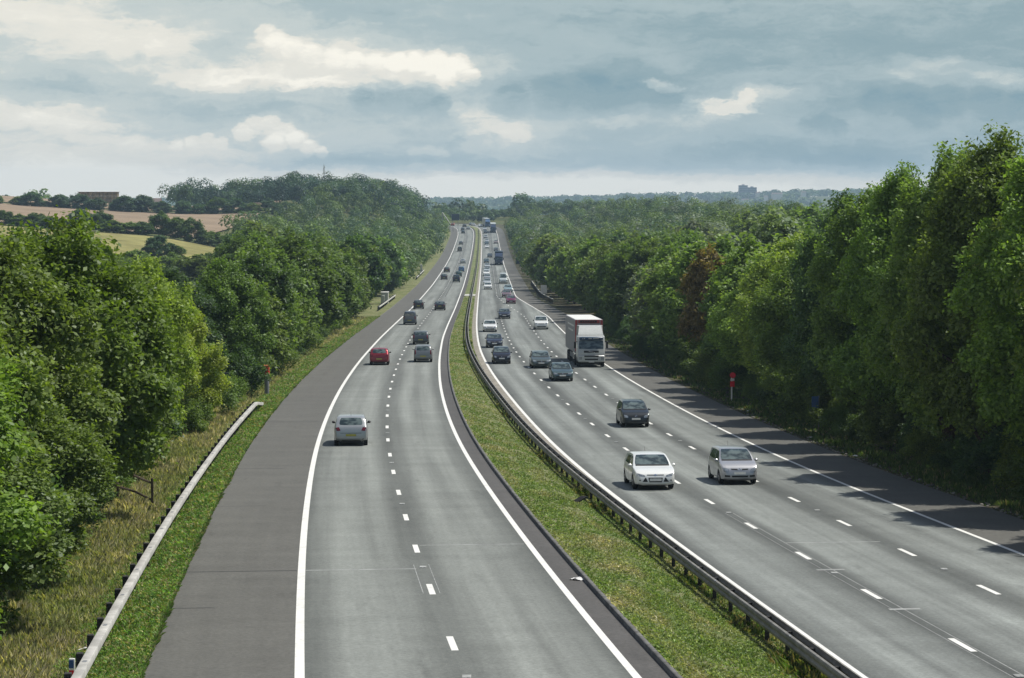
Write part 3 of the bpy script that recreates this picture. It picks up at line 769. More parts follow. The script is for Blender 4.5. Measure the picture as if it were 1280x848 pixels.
for sd, nm, y, d, Hh, rad, hue, lab in cand:
    X, Y = (gl if sd == 'L' else gr)(y, d)
    items.append([Y, X, sd, nm, y, d, Hh, rad, hue, lab])
items.sort(key=lambda t: t[0])
# keep the trees that stand clear of those in front of them (from the bridge and a step to either side)
sky = np.full(1700, 9999.0)
LM = {'L': [(128, 'red-topped marker post'), (190, 'dark red car'), (232, 'pair of grey cars'), (298, 'grey van'), (338, 'pale roadside cabinets'), (365, 'black car in the slow lane'), (430, 'second pale barrier')],
      'R': [(108, 'small blue sign'), (158, 'red and white marker'), (199, 'white lorry'), (285, 'white car beyond the lorry'), (330, 'navy saloon'), (388, 'crimson car'), (425, 'white sign panel')]}
ORD = ['first', 'second', 'third', 'fourth', 'fifth', 'sixth', 'seventh', 'eighth', 'ninth', 'tenth', 'eleventh', 'twelfth', 'thirteenth', 'fourteenth', 'fifteenth', 'sixteenth', 'seventeenth', 'eighteenth', 'nineteenth', 'twentieth']
ROWW = {'front': 'front row', 'second': 'second row', 'third': 'third row', 'deep': 'deep wood'}
SIDEW = {'L': 'left', 'R': 'right'}
count = {}; used = 0
for Y, X, sd, nm, y, d, Hh, rad, hue, lab in items:
    z = gz(X, Y)
    if sd == 'L' and lab is None:
        pxx = 640+2750*X/Y
        if nm != 'front' and Y > 150 and pxx-2750*rad/Y < 262: continue
        cap = 300 if pxx < 70 else np.interp(pxx, [70, 110, 255, 300, 330], [300, 338, 338, 290, 268])
        Hh = min(Hh, (258-cap)/2750*Y-z); 
        if Hh < 3: continue
        rad = min(rad, Hh*.42)
    px = 640+2750*X/Y; rp = 2750*rad/Y; top = 258-2750*(z+Hh)/Y
    a, b = int(px-rp*.8)+200, int(px+rp*.8)+200
    lo, hi = max(0, a), min(1699, b)
    if hi <= lo: continue
    if lab is None:
        if px+rp < -60 or px-rp > 1345: continue
        if nm != 'front' and np.all(top > sky[lo:hi]-3): continue
    m = (lo+hi)//2; q = (hi-lo)//4
    sky[lo:hi] = np.minimum(sky[lo:hi], top+rp*.35); sky[max(lo, m-q):m+q+1] = np.minimum(sky[max(lo, m-q):m+q+1], top)
    kind = ('tall' if Hh > 13 else 'near') if Y < 165 else ('mid' if Y < 330 else 'far')
    grp = 'trees lining the %s side of the motorway' % SIDEW[sd]
    if lab is None:
        mk = [t for t in LM[sd] if t[0] <= y] or [LM[sd][0]]
        before = y < LM[sd][0][0]; nmk = mk[-1][1]
        key = (sd, nm, nmk, before); count[key] = count.get(key, 0)+1
        lab = '%s tree, %s %s, %s belt %s' % (WORDS[hue], ORD[min(19, count[key]-1)], ('before the ' if before else 'beyond the ')+nmk, SIDEW[sd], ROWW[nm])
    put(kind, X, Y, Hh, rad, hue, None, lab, grp, z=z, sink=.1, bri=1.22 if sd == 'R' and Y < 260 else 1.0); used += 1
print('trees', used)
# shrubs at the foot of the belts
random.seed(5); ns = 0; cnt = {}
for sd in 'LR':
    y = 50.0 if sd == 'L' else 66.0
    while y < 300:
        d = random.uniform(2.7, 4.0) if sd == 'R' else random.uniform(3.2, 4.6) if y > 115 else random.uniform(4.6, 6.0)
        X, Y = (gl if sd == 'L' else gr)(y, d); hh = random.uniform(1.3, 3.4); hue = random.choice(['mid', 'dark', 'olive', 'mid', 'bright' if sd == 'L' else 'dark'])
        mk = [t for t in ([(0, 'near end of the belt')]+LM[sd]) if t[0] <= y][-1][1]; cnt[(sd, mk)] = cnt.get((sd, mk), 0)+1
        put('shrub', X, Y, hh, hh*.62+.2, hue, None, '%s shrub, %s beyond the %s, foot of %s trees' % (WORDS[hue], ORD[min(19, cnt[(sd, mk)]-1)], mk, SIDEW[sd]),
            'shrubs at the foot of the tree belts', 'shrub', 'shrub', z=gz(X, Y)-.05, trunk=False)
        ns += 1; y += random.uniform(2.6, 5.0)*(1+y/260)
for k in range(14):
    y = 78+k*4.6; X, Y = gr(y, random.uniform(7.5, 10))
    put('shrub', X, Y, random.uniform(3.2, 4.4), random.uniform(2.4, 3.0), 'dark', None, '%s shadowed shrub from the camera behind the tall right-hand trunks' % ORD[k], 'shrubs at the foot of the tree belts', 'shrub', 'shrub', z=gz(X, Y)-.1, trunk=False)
print('shrubs', ns)
# a yellow spray of young maple on the right, a low bright bush in front of the dark trees
X, Y = gr(93, 3.0); put('shrub', X, Y, 4.4, 1.9, 'fresh', 0, 'pale fresh green bush in front of the dark trees at the right edge', 'shrubs at the foot of the tree belts', 'shrub', 'shrub', z=gz(X, Y)+3.0, trunk=False) if False else None

# --- hedges and single bushes on the fields to the left
random.seed(21)
HB = [(-215, 862, 9), (-205, 858, 5), (-188, 862, 7.5), (-178, 866, 7), (-170, 868, 8), (-163, 866, 6.5), (-152, 868, 8.6), (-146, 872, 8.8), (-138, 868, 6.5), (-130, 870, 7), (-124, 872, 5.5), (-117, 876, 8.6), (-111, 880, 8.2), (-104, 884, 5.5), (-98, 886, 7), (-91, 890, 6)]
for i, (X, Y, h) in enumerate(HB):
    put('far', X, Y, h*.8, h*.5+.3, random.choice(['blue', 'dark', 'blue']), None, '%s bush from the left end of the hedgerow above the brown field' % ORD[i], 'hedgerow bushes above the brown field', 'hedgerow_bush', 'bush', trunk=False, sink=.4)
random.seed(29)
for i in range(15):
    put('far', -222+i*9.2+random.uniform(-2, 2), 860+i*1.6+random.uniform(-3, 3), random.uniform(2.6, 4.4), random.uniform(2.6, 3.6), random.choice(['blue', 'dark', 'mid']), None, '%s low bush from the left filling the hedgerow above the brown field' % ORD[i], 'hedgerow bushes above the brown field', 'hedgerow_bush', 'bush', trunk=False, sink=.4)
i = 0; X = -150.0
while X < -70:
    h = random.uniform(3.0, 4.4)+(2.6 if -96 < X < -84 or -116 < X < -110 else 0)
    put('far', X, 590+random.uniform(-3, 3), h, 3.2, random.choice(['mid', 'dark', 'mid']), None, '%s bush along the hedge between the brown field and the dry pasture' % ORD[min(19, i)], 'hedge bushes below the brown field', 'hedgerow_bush', 'bush', trunk=False, sink=.4)
    i += 1; X += random.uniform(3.6, 4.8)
for k, (X, Y, h, lab) in enumerate([(-80, 498, 5.2, 'round dark bush standing out in the dry pasture'), (-76.5, 500, 3.6, 'low bush touching the round dark bush in the dry pasture'), (-64, 462, 4.2, 'mid green tree at the near corner of the dry pasture')]):
    put('far', X, Y, h, h*.62, 'blue' if k == 0 else 'mid', None, lab, 'bushes in the dry pasture', 'bush', 'bush', trunk=False, sink=.3)
random.seed(23)
k = 0
for Y in (300, 345, 395, 440):
    X = -40-.06*(Y-300)
    X = -58.0
    while X > -640/2750*Y-6:
        put('far', X, Y+random.uniform(-14, 14), random.uniform(5.6, 7.2)*(1-(Y-300)/520), random.uniform(3.0, 4.2), random.choice(['mid', 'dark', 'olive', 'blue']), None,
            'scrubby tree in the dip between the roadside belt and the dry pasture', 'scrub trees in the dip before the pasture', sink=.3, trunk=False); k += 1
        X -= random.uniform(6, 10)
print('dip', k)

# --- woodland masses nobody could count
def mass(name, label, pts, tints, n=420, size=.85, seed=1, cat=None):
    r = np.random.default_rng(seed); VV = []; CC = []
    for (X, Y, z, H, Rad), t in zip(pts, tints):
        d = r.normal(size=(n, 3)); d[:, 2] = d[:, 2]*.8+.4; d /= np.linalg.norm(d, axis=1)[:, None]
        nl = 7; lc = r.normal(size=(nl, 3)); lc /= np.linalg.norm(lc, axis=1)[:, None]; lc *= .58; lc[:, 2] *= .9
        li = r.integers(0, nl, n)
        P = (lc[li]+d*r.uniform(.33, .43, (n, 1)))
        P = P[:, :]*np.array([Rad, Rad, H*.5])+np.array([X, Y, z+H*.5])
        N = d*.8+np.array([0, 0, .4])+r.normal(0, .18, (n, 3)); N /= np.linalg.norm(N, axis=1)[:, None]
        T = np.cross(N, r.normal(size=(n, 3))); T /= np.linalg.norm(T, axis=1)[:, None]+1e-9; B = np.cross(N, T)
        s = size*r.uniform(.6, 1.3, (n, 1))
        VV.append(np.stack([P-T*s*.6, P+B*s*.45, P+T*s*.6, P-B*s*.45], 1).reshape(-1, 3))
        c = np.ones((n*4, 4), np.float32); c[:, :3] = np.array(t)*r.uniform(.55, 1.2); CC.append(c)
    V = np.concatenate(VV); me = np_mesh(name, V, np.arange(len(V)).reshape(-1, 4), M['leaf_far'])
    a = me.color_attributes.new('tint', 'FLOAT_COLOR', 'POINT'); a.data.foreach_set('color', np.concatenate(CC).ravel())
    o = tag(obj(name, me), label, cat, kind='stuff'); return o
r = np.random.default_rng(31)
def hue(r, names): return HUES[names[r.integers(len(names))]]
# roadside woods beyond the trees one can tell apart
for sd, f, hs, dmax in (('left', gl, ['mid', 'dark', 'dark', 'olive', 'mid', 'blue'], 60), ('right', gr, ['mid', 'dark', 'grey', 'olive', 'mid', 'blue'], 105)):
    pts = []; ts = []
    for d in np.concatenate([[4.6], np.arange(13, dmax, 10)]):
        y = 470+r.uniform(0, 6)
        while y < 1075:
            X, Y = f(y, d+r.uniform(-1.2, 1.2)*(2.2 if d > 6 else .4)); H = r.uniform(6.8, 12.6)
            pts.append((X, Y, gz(X, Y)-.3, H, H*r.uniform(.42, .62))); ts.append(hue(r, hs)); y += r.uniform(9, 14)*(1+.15*(d > 20))
    if sd == 'right':
        for X in np.arange(-75, 60, 5.5):
            for Y in (1192, 1212, 1235, 1260):
                x = X+r.uniform(-2, 2); nl, _ = side(XR, Y); dr = (x-float(XR(Y)))*float(nl)-float(WR(Y))-SHR
                if dr < 9: continue
                H = r.uniform(4.5, 7.5)+(2.5 if abs(x+12) > 16 else 0); pts.append((x, Y, float(terrain(x, Y))-.3, H, H*.6)); ts.append(hue(r, ['dark', 'blue', 'mid']))
    pts_ = [(p, t) for p, t in zip(pts, ts) if not (sd == 'left' and p[0]-p[4] < -.137*p[1]) and not (sd == 'left' and 545 < p[1] < 632 and p[0] > float(XL(p[1]))-SHL-6.5)]; pts = [p for p, t in pts_]; ts = [t for p, t in pts_]
    print('mass', sd, len(pts))
    mass('roadside_woodland', 'continuous woodland along the far %s side of the motorway' % sd, pts, ts, 560, .58, 3)
# the wooded hill on the left
pts = []; ts = []
for Y in np.arange(930, 1180, 11.5):
    for X in np.arange(-147, -30, 9.0):
        x = X+r.uniform(-3, 3); y = Y+r.uniform(-4, 4)
        if x > float(XL(y))-SHL-14 or (x < -105 and y < 945): continue
        H = r.uniform(9, 15)
        
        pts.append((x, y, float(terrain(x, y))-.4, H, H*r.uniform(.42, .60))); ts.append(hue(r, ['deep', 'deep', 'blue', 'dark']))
print('hill', len(pts))
mass('hill_wood', 'dark wood covering the low hill behind the fields', pts, ts, 620, .66, 5)
# valley and distant ridge
pts = []; ts = []
for i in range(900):
    Y = r.uniform(1250, 2600); X = r.uniform(-.27, .27)*Y; H = r.uniform(10, 16)
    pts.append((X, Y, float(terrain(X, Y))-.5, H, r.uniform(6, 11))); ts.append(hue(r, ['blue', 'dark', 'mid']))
mass('valley_woodland', 'hazy woods in the valley beyond the motorway bend', pts, ts, 170, 1.9, 6)
pts = []; ts = []
for i in range(1500):
    Y = r.uniform(3300, 5200) if i % 3 else r.uniform(4500, 5150); X = r.uniform(-.25, .25)*Y; H = r.uniform(10, 20)
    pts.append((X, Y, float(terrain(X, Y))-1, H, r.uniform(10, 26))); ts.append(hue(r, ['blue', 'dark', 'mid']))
mass('ridge_woodland', 'blue hazy wooded ridge along the horizon', pts, ts, 60, 5.0, 7)
# ------------------------------------------------------------------ vehicles
def prof(pts):
    x = np.array([p[0] for p in pts], float); z = np.array([p[1] for p in pts], float)
    # monotone cubic through the key heights
    h = np.diff(x); dl = np.diff(z)/h; m = np.zeros_like(z)
    for i in range(1, len(z)-1):
        m[i] = 0 if dl[i-1]*dl[i] <= 0 else 3*(h[i-1]+h[i])/((2*h[i]+h[i-1])/dl[i-1]+(h[i]+2*h[i-1])/dl[i])
    m[0], m[-1] = dl[0], dl[-1]
    def f(t):
        i = int(np.clip(np.searchsorted(x, t)-1, 0, len(x)-2)); u = (t-x[i])/h[i]; u = min(1, max(0, u))
        return (2*u**3-3*u*u+1)*z[i]+(u**3-2*u*u+u)*h[i]*m[i]+(-2*u**3+3*u*u)*z[i+1]+(u**3-u*u)*h[i]*m[i+1]
    return f
# per style: length, width, top profile (fraction from the tail, height), belt profile, wheel positions, wheel radius,
# rear window / windscreen limits, side window limits, tumblehome
ST = {
 'hatch': dict(L=3.95, W=1.72, T=[(0, .50), (.006, .74), (.018, .93), (.05, 1.10), (.115, 1.39), (.18, 1.475), (.34, 1.51), (.52, 1.49), (.60, 1.42), (.775, 1.035), (.80, 1.0), (.90, .90), (.965, .76), (.99, .62), (1, .46)],
               B=[(0, .50), (.006, .74), (.018, .90), (.12, 1.0), (.5, .96), (.775, .94), (.9, .86), (.965, .73), (.99, .60), (1, .46)], wh=(.165, .80), r=.30),
 'family': dict(L=4.36, W=1.82, T=[(0, .50), (.006, .76), (.018, .92), (.05, 1.06), (.14, 1.36), (.20, 1.44), (.36, 1.485), (.52, 1.47), (.60, 1.40), (.77, 1.02), (.79, .99), (.90, .90), (.965, .76), (.99, .62), (1, .46)],
               B=[(0, .50), (.006, .76), (.018, .90), (.12, 1.01), (.5, .96), (.77, .93), (.9, .86), (.965, .73), (.99, .60), (1, .46)], wh=(.175, .795), r=.325),
 'mpv': dict(L=3.95, W=1.70, T=[(0, .50), (.006, .76), (.018, .98), (.05, 1.22), (.09, 1.42), (.15, 1.52), (.35, 1.56), (.54, 1.54), (.62, 1.47), (.81, 1.06), (.83, 1.03), (.91, .93), (.968, .78), (.99, .64), (1, .46)],
             B=[(0, .50), (.006, .76), (.018, .94), (.12, 1.02), (.5, 1.0), (.81, .97), (.91, .89), (.968, .75), (.99, .62), (1, .46)], wh=(.16, .81), r=.30),
 'saloon': dict(L=4.55, W=1.78, T=[(0, .50), (.006, .74), (.018, .92), (.03, .99), (.13, 1.03), (.17, 1.06), (.28, 1.36), (.36, 1.43), (.46, 1.445), (.56, 1.40), (.72, 1.01), (.74, .985), (.90, .88), (.965, .74), (.99, .61), (1, .46)],
               B=[(0, .50), (.006, .74), (.018, .89), (.13, .98), (.5, .94), (.72, .92), (.9, .84), (.965, .71), (.99, .59), (1, .46)], wh=(.20, .805), r=.315),
 'estate': dict(L=4.5, W=1.77, T=[(0, .50), (.006, .76), (.018, .92), (.05, 1.15), (.08, 1.33), (.12, 1.43), (.36, 1.475), (.54, 1.45), (.61, 1.39), (.755, 1.02), (.775, .99), (.90, .89), (.965, .75), (.99, .62), (1, .46)],
               B=[(0, .50), (.006, .76), (.018, .90), (.12, .99), (.5, .95), (.755, .93), (.9, .85), (.965, .72), (.99, .60), (1, .46)], wh=(.19, .80), r=.315),
 'suv': dict(L=4.4, W=1.84, T=[(0, .55), (.006, .84), (.018, 1.05), (.05, 1.32), (.08, 1.52), (.13, 1.63), (.36, 1.69), (.52, 1.67), (.60, 1.59), (.745, 1.16), (.765, 1.13), (.90, 1.03), (.965, .88), (.99, .70), (1, .50)],
             B=[(0, .55), (.006, .84), (.018, 1.02), (.12, 1.12), (.5, 1.08), (.745, 1.06), (.9, .99), (.965, .85), (.99, .68), (1, .50)], wh=(.185, .80), r=.355),
 'van': dict(L=4.3, W=1.80, T=[(0, .55), (.004, .9), (.010, 1.25), (.02, 1.60), (.035, 1.78), (.07, 1.82), (.35, 1.84), (.60, 1.81), (.66, 1.72), (.80, 1.20), (.82, 1.16), (.91, 1.0), (.965, .84), (.99, .68), (1, .48)],
             B=[(0, .55), (.004, .88), (.010, 1.02), (.12, 1.10), (.5, 1.08), (.80, 1.04), (.91, .95), (.965, .80), (.99, .66), (1, .48)], wh=(.17, .80), r=.32),
 'minibus': dict(L=5.6, W=2.0, T=[(0, .55), (.004, 1.0), (.010, 1.5), (.02, 2.1), (.035, 2.38), (.07, 2.45), (.4, 2.47), (.70, 2.42), (.76, 2.28), (.885, 1.32), (.90, 1.25), (.955, 1.08), (.985, .86), (.995, .7), (1, .5)],
             B=[(0, .55), (.004, .95), (.010, 1.15), (.12, 1.25), (.5, 1.22), (.885, 1.18), (.955, 1.0), (.985, .83), (.995, .68), (1, .5)], wh=(.20, .83), r=.34),
}
def car_body(st):
    L, W = st['L'], st['W']; T = prof(st['T']); B = prof(st['B']); r = st['r']
    ys = sorted(set([0, .004, .008, .014, .02, .03, .04, .055] + [1-k for k in (0, .003, .007, .012, .02, .03, .045)] + list(np.linspace(.07, .95, 62))))
    half = []
    for u in ys:
        y = u*L
        w = W/2*float(np.interp(u, [0, .004, .014, .05, .14, .82, .93, .97, .988, 1], [.80, .86, .92, .965, 1, 1, .97, .91, .83, .70]))
        b = float(np.interp(u, [0, .03, .12, .88, .97, 1], [.36, .27, .20, .20, .22, .30]))
        t = max(T(u), b+.05); bl = min(max(B(u), b+.04), t-.004)
        zar = 0
        for k in st['wh']:
            ra = r+.055
            if abs(y-k*L) < ra: zar = max(zar, r+math.sqrt(ra*ra-(y-k*L)**2))
        hg = t-bl
        wt = w-.34*hg if hg < .65 else w-.34*.65-.10*(hg-.65)
        wt = max(wt, w*.55); e = min(.05, hg*.4)
        z2 = max(b+.06, zar); z3 = max(b+.30*(bl-b), min(zar+.012, bl-.05) if zar else 0); z4 = max(b+.68*(bl-b), z3+.01)
        z4 = min(z4, bl-.02); z3 = min(z3, z4-.005); z2 = min(z2, z3-.002)
        P = [(0, b), (.64*w, b), (.64*w, max(b+.004, min(zar, z2))), (.965*w, z2), (1.0*w, z3), (.995*w, z4), (.965*w, bl-.004)]
        for tt in (.10, .5, .86): P.append((.955*w+(wt-.955*w)*tt, bl+(t-e-bl)*tt))
        P += [(wt*.985, t-e*.75), (wt*.93, t-e*.28), (wt*.72, t-e*.06), (wt*.42, t), (0, t+.006)]
        half.append([(px, y-L/2, pz) for px, pz in P])
    n = len(half[0]); V = []; F = []
    for h in half: V += h+[(-x, y, z) for x, y, z in h[1:-1]][::-1]
    k = 2*n-2
    for i in range(len(half)-1):
        for j in range(k):
            j2 = (j+1) % k; F.append((i*k+j, i*k+j2, i*k+k+j2, i*k+k+j))
    c0 = len(V); hb = half[0]; V.append((0, -L/2-.0, .42)); V.append((0, L/2, .38))
    for j in range(k):
        F.append((c0, (j+1) % k, j)); b0 = (len(half)-1)*k; F.append((c0+1, b0+j, b0+(j+1) % k))
    return V, F
def patch(bvh, view, quad, n=7, off=.006, rnd=0.0, m=None):
    """quad: four corners in the view's plane ((x,z) for front/rear, (y,z) for the sides), projected on the body"""
    m = m or n; a, b, c, d = [Vector((*q, 0)) for q in quad]; V = []; F = []
    for i in range(m+1):
        for j in range(n+1):
            u, v = j/n, i/m
            if rnd:
                du, dv = 2*u-1, 2*v-1
                su = 1-rnd*.5*dv*dv*dv*dv; sv = 1-rnd*.5*du*du*du*du
                u, v = .5+.5*du*su, .5+.5*dv*sv
            p = (a*(1-u)+b*u)*(1-v)+(d*(1-u)+c*u)*v
            if view == 'front': o, dr = Vector((p.x, 6, p.y)), Vector((0, -1, 0))
            elif view == 'rear': o, dr = Vector((p.x, -6, p.y)), Vector((0, 1, 0))
            elif view == 'side': o, dr = Vector((4, p.x, p.y)), Vector((-1, 0, 0))
            else: o, dr = Vector((-4, p.x, p.y)), Vector((1, 0, 0))
            h, nn, _, _ = bvh.ray_cast(o, dr)
            if h is None: h = Vector(V[-1]) if V else o+dr*6; nn = -dr; V.append(tuple(h)); continue
            if nn.dot(dr) > 0: nn = -nn
            V.append(tuple(h+nn*off))
    for i in range(m):
        for j in range(n):
            q = (i*(n+1)+j, i*(n+1)+j+1, (i+1)*(n+1)+j+1, (i+1)*(n+1)+j); F.append(q)
    # rim folds back to the body so the panel has thickness
    return V, F
def patch_mesh(name, bvh, view, quad, mt, **k):
    V, F = patch(bvh, view, quad, **k)
    me = py_mesh(name, V, F, mt, True); return me
def wheel_meshes(r, w=.2):
    t = MB(); n = 24
    prf = [(-w/2, r*.62), (-w/2, r*.92), (-w*.36, r), (w*.36, r), (w/2, r*.92), (w/2, r*.62)]
    V = []; F = []
    for i in range(n):
        a = 2*math.pi*i/n
        for x, q in prf: V.append((x, q*math.cos(a), q*math.sin(a)))
    k = len(prf)
    for i in range(n):
        for j in range(k-1): F.append((i*k+j, i*k+j+1, ((i+1) % n)*k+j+1, ((i+1) % n)*k+j))
    tyre = py_mesh('tyre', V, F, M['rubber'], True, 40)
    m = MB(); V = []; F = []
    m.tube((w*.30, 0, 0), (w*.32, 0, 0), r*.64, None, 20)      # dish
    rim_back = m
    for s in range(5):
        a = s*2*math.pi/5
        rot = Matrix.Rotation(a, 4, 'X')
        m.box((w*.38, 0, 0), (.03, r*.20, r*.60), 0, .006, rot @ Matrix.Translation((0, 0, r*.32)))
    m.tube((w*.34, 0, 0), (w*.43, 0, 0), r*.13, None, 12)
    ring = []
    for i in range(24):
        a0 = 2*math.pi*i/24
        m.add([(w*.40, r*q*math.cos(a), r*q*math.sin(a)) for a in (a0, a0+2*math.pi/24) for q in (.56, .65)], [(0, 1, 3, 2)])
    rim = m.mesh('rim', M['rim'], True)
    return tyre, rim
def build_car(style, extra=None):
    """a prototype: list of (name, mesh, loc, flip, children)"""
    st = ST[style]; L, W = st['L'], st['W']; V, F = car_body(st)
    me = py_mesh('body', V, F, M['carpaint'], True, 38)
    bvh = BVHTree.FromPolygons([Vector(v) for v in V], F)
    T = prof(st['T']); B = prof(st['B']); w = W/2
    parts = [('body', me, None)]
    van = style in ('van', 'minibus')
    tx = [p for p in st['T']]
    hmax = max(p[1] for p in tx)
    # windscreen
    cow = {'hatch': .775, 'family': .77, 'mpv': .81, 'saloon': .72, 'estate': .755, 'suv': .745, 'van': .80, 'minibus': .885}[style]
    zc = T(cow)+.02; zt = hmax-.055 if not van else hmax-.16
    parts.append(('windscreen', patch_mesh('windscreen', bvh, 'front', [(-w*.86, zc), (w*.86, zc), (w*.72, zt), (-w*.72, zt)], M['glass'], n=12, m=8, rnd=.10), None))
    bm = MB(); wip = patch(bvh, 'front', [(-w*.82, zc-.035), (w*.82, zc-.035), (w*.82, zc+.012), (-w*.82, zc+.012)], n=10, m=1, off=.012)
    parts.append(('wiper_cowl', py_mesh('wiper_cowl', wip[0], wip[1], M['black'], True), None))
    # rear window
    zb = B(.12)+(.06 if not van else .12); zr = hmax-(.10 if not van else .20)
    if style == 'saloon': zb = 1.07
    ww = .70 if not van else .74
    parts.append(('rear_window', patch_mesh('rear_window', bvh, 'rear', [(-w*ww, zb), (w*ww, zb), (w*(ww-.09), zr), (-w*(ww-.09), zr)], M['glass'], n=10, m=6, rnd=.16), None))
    # side windows: front, rear (and quarter on long roofs)
    y = lambda u: (u-.5)*L
    zs0 = B(.5)+.035; zs1 = hmax-.12
    lo = {'saloon': .27, 'hatch': .17, 'family': .19, 'mpv': .13, 'estate': .11, 'suv': .12, 'van': .46, 'minibus': .10}[style]
    midu = .50; 
    fq = [(y(midu+.01), zs0), (y(cow-.035), zs0), (y(cow-.18 if not van else cow-.10), zs1-.02), (y(midu+.01), zs1)]
    rq = [(y(lo+.02), zs0+.03), (y(midu-.015), zs0), (y(midu-.015), zs1), (y(lo+.09), zs1-.02)]
    for v in ('side', 'other'):
        parts.append(('side_window', patch_mesh('side_window', bvh, v, fq, M['glass'], n=8, m=4, rnd=.08), None))
        if style != 'van': parts.append(('side_window', patch_mesh('side_window', bvh, v, rq, M['glass'], n=8, m=4, rnd=.08), None))
        # door seams and sill
        for u in ((midu, cow-.04, lo+.02) if not van else (.55, .80)):
            q = [(y(u)-.008, .30), (y(u)+.008, .30), (y(u)+.008, B(u)-.03), (y(u)-.008, B(u)-.03)]
            parts.append(('door_seam', patch_mesh('door_seam', bvh, v, q, M['black'], n=1, m=5, off=.004), None))
        q = [(y(st['wh'][0])+st['r']+.1, .22), (y(st['wh'][1])-st['r']-.1, .22), (y(st['wh'][1])-st['r']-.1, .29), (y(st['wh'][0])+st['r']+.1, .29)]
        parts.append(('sill_trim', patch_mesh('sill_trim', bvh, v, q, M['black'], n=6, m=1, off=.006), None))
        for u in (midu+.06, lo+.10):
            parts.append(('door_handle', patch_mesh('door_handle', bvh, v, [(y(u)-.08, B(u)-.10), (y(u)+.08, B(u)-.10), (y(u)+.08, B(u)-.075), (y(u)-.08, B(u)-.075)], M['carpaint'], n=2, m=1, off=.02), None))
    zg = B(.965)
    up = .10 if style in ('suv',) else 0
    hz0, hz1 = (.60+up, .76+up)
    if style == 'family': hq = [(w*.50, .60), (w*.86, .645), (w*.88, .755), (w*.52, .665)]
    elif style == 'mpv': hq = [(w*.56, .60), (w*.86, .60), (w*.86, .79), (w*.58, .72)]
    elif style == 'saloon': hq = [(w*.50, .575), (w*.84, .585), (w*.86, .71), (w*.50, .69)]
    elif style == 'minibus': hq = [(w*.62, .72), (w*.88, .72), (w*.88, .95), (w*.66, .90)]
    else: hq = [(w*.54, hz0), (w*.84, hz0), (w*.86, hz1+.02), (w*.54, hz1-.03)]
    for sx in (1, -1):
        parts.append(('headlight', patch_mesh('headlight', bvh, 'front', [(sx*x, z) for x, z in hq], M['lamp'], n=6, m=4, off=.008, rnd=.12), None))
    # grille, lower intake, number plates
    if style == 'family':
        parts.append(('grille', patch_mesh('grille', bvh, 'front', [(-w*.40, .655), (w*.40, .655), (w*.42, .69), (-w*.42, .69)], M['black'], n=6, m=1), None))
        parts.append(('badge', patch_mesh('badge', bvh, 'front', [(-.09, .65), (.09, .65), (.09, .70), (-.09, .70)], M['blue'], n=6, m=3, off=.012, rnd=.9), None))
        parts.append(('air_intake', patch_mesh('air_intake', bvh, 'front', [(-w*.30, .36), (w*.30, .36), (w*.35, .56), (-w*.35, .56)], M['black'], n=6, m=3), None))
        for sx in (1, -1):
            parts.append(('air_intake', patch_mesh('air_intake', bvh, 'front', [(sx*w*.38, .38), (sx*w*.64, .38), (sx*w*.50, .56), (sx*w*.46, .56)], M['black'], n=3, m=3), None))
            parts.append(('fog_lamp', patch_mesh('fog_lamp', bvh, 'front', [(sx*w*.70, .42), (sx*w*.80, .42), (sx*w*.80, .48), (sx*w*.70, .48)], M['black'], n=2, m=2, rnd=.8), None))
        pz = .47
    elif style == 'mpv':
        for sx in (1, -1):
            parts.append(('grille', patch_mesh('grille', bvh, 'front', [(sx*w*.10, .665), (sx*w*.44, .68), (sx*w*.46, .735), (sx*w*.14, .725)], M['black'], n=4, m=2), None))
            parts.append(('fog_lamp', patch_mesh('fog_lamp', bvh, 'front', [(sx*w*.52, .36), (sx*w*.80, .37), (sx*w*.80, .46), (sx*w*.52, .44)], M['black'], n=3, m=2), None))
        for dx, dz in ((0, .045), (-.04, 0), (.04, 0)):
            parts.append(('badge', patch_mesh('badge', bvh, 'front', [(dx, .665+dz), (dx+.028, .69+dz), (dx, .715+dz), (dx-.028, .69+dz)], M['chrome'], n=1, m=1, off=.010), None))
        parts.append(('air_intake', patch_mesh('air_intake', bvh, 'front', [(-w*.42, .35), (w*.42, .35), (w*.44, .43), (-w*.44, .43)], M['black'], n=5, m=2), None))
        pz = .535
    else:
        parts.append(('grille', patch_mesh('grille', bvh, 'front', [(-w*.44, .60+up), (w*.44, .60+up), (w*.47, .69+up), (-w*.47, .69+up)], M['black'], n=6, m=2), None))
        parts.append(('badge', patch_mesh('badge', bvh, 'front', [(-.05, .61+up), (.05, .61+up), (.05, .68+up), (-.05, .68+up)], M['chrome'], n=4, m=4, off=.012, rnd=.7), None))
        parts.append(('air_intake', patch_mesh('air_intake', bvh, 'front', [(-w*.62, .34), (w*.62, .34), (w*.60, .46), (-w*.60, .46)], M['black'], n=6, m=2), None))
        pz = .50
    parts.append(('number_plate', patch_mesh('number_plate', bvh, 'front', [(-.26, pz-.055), (.26, pz-.055), (.26, pz+.055), (-.26, pz+.055)], M['plate_w'], n=4, m=1, off=.016), None))
    rz = .56 if style != 'saloon' else .72
    if van: rz = .62
    parts.append(('number_plate', patch_mesh('number_plate', bvh, 'rear', [(-.26, rz-.055), (.26, rz-.055), (.26, rz+.055), (-.26, rz+.055)], M['plate_y'], n=4, m=1, off=.016), None))
    # tail lamps, boot seam, black strip low on the rear bumper
    bt = B(.02)
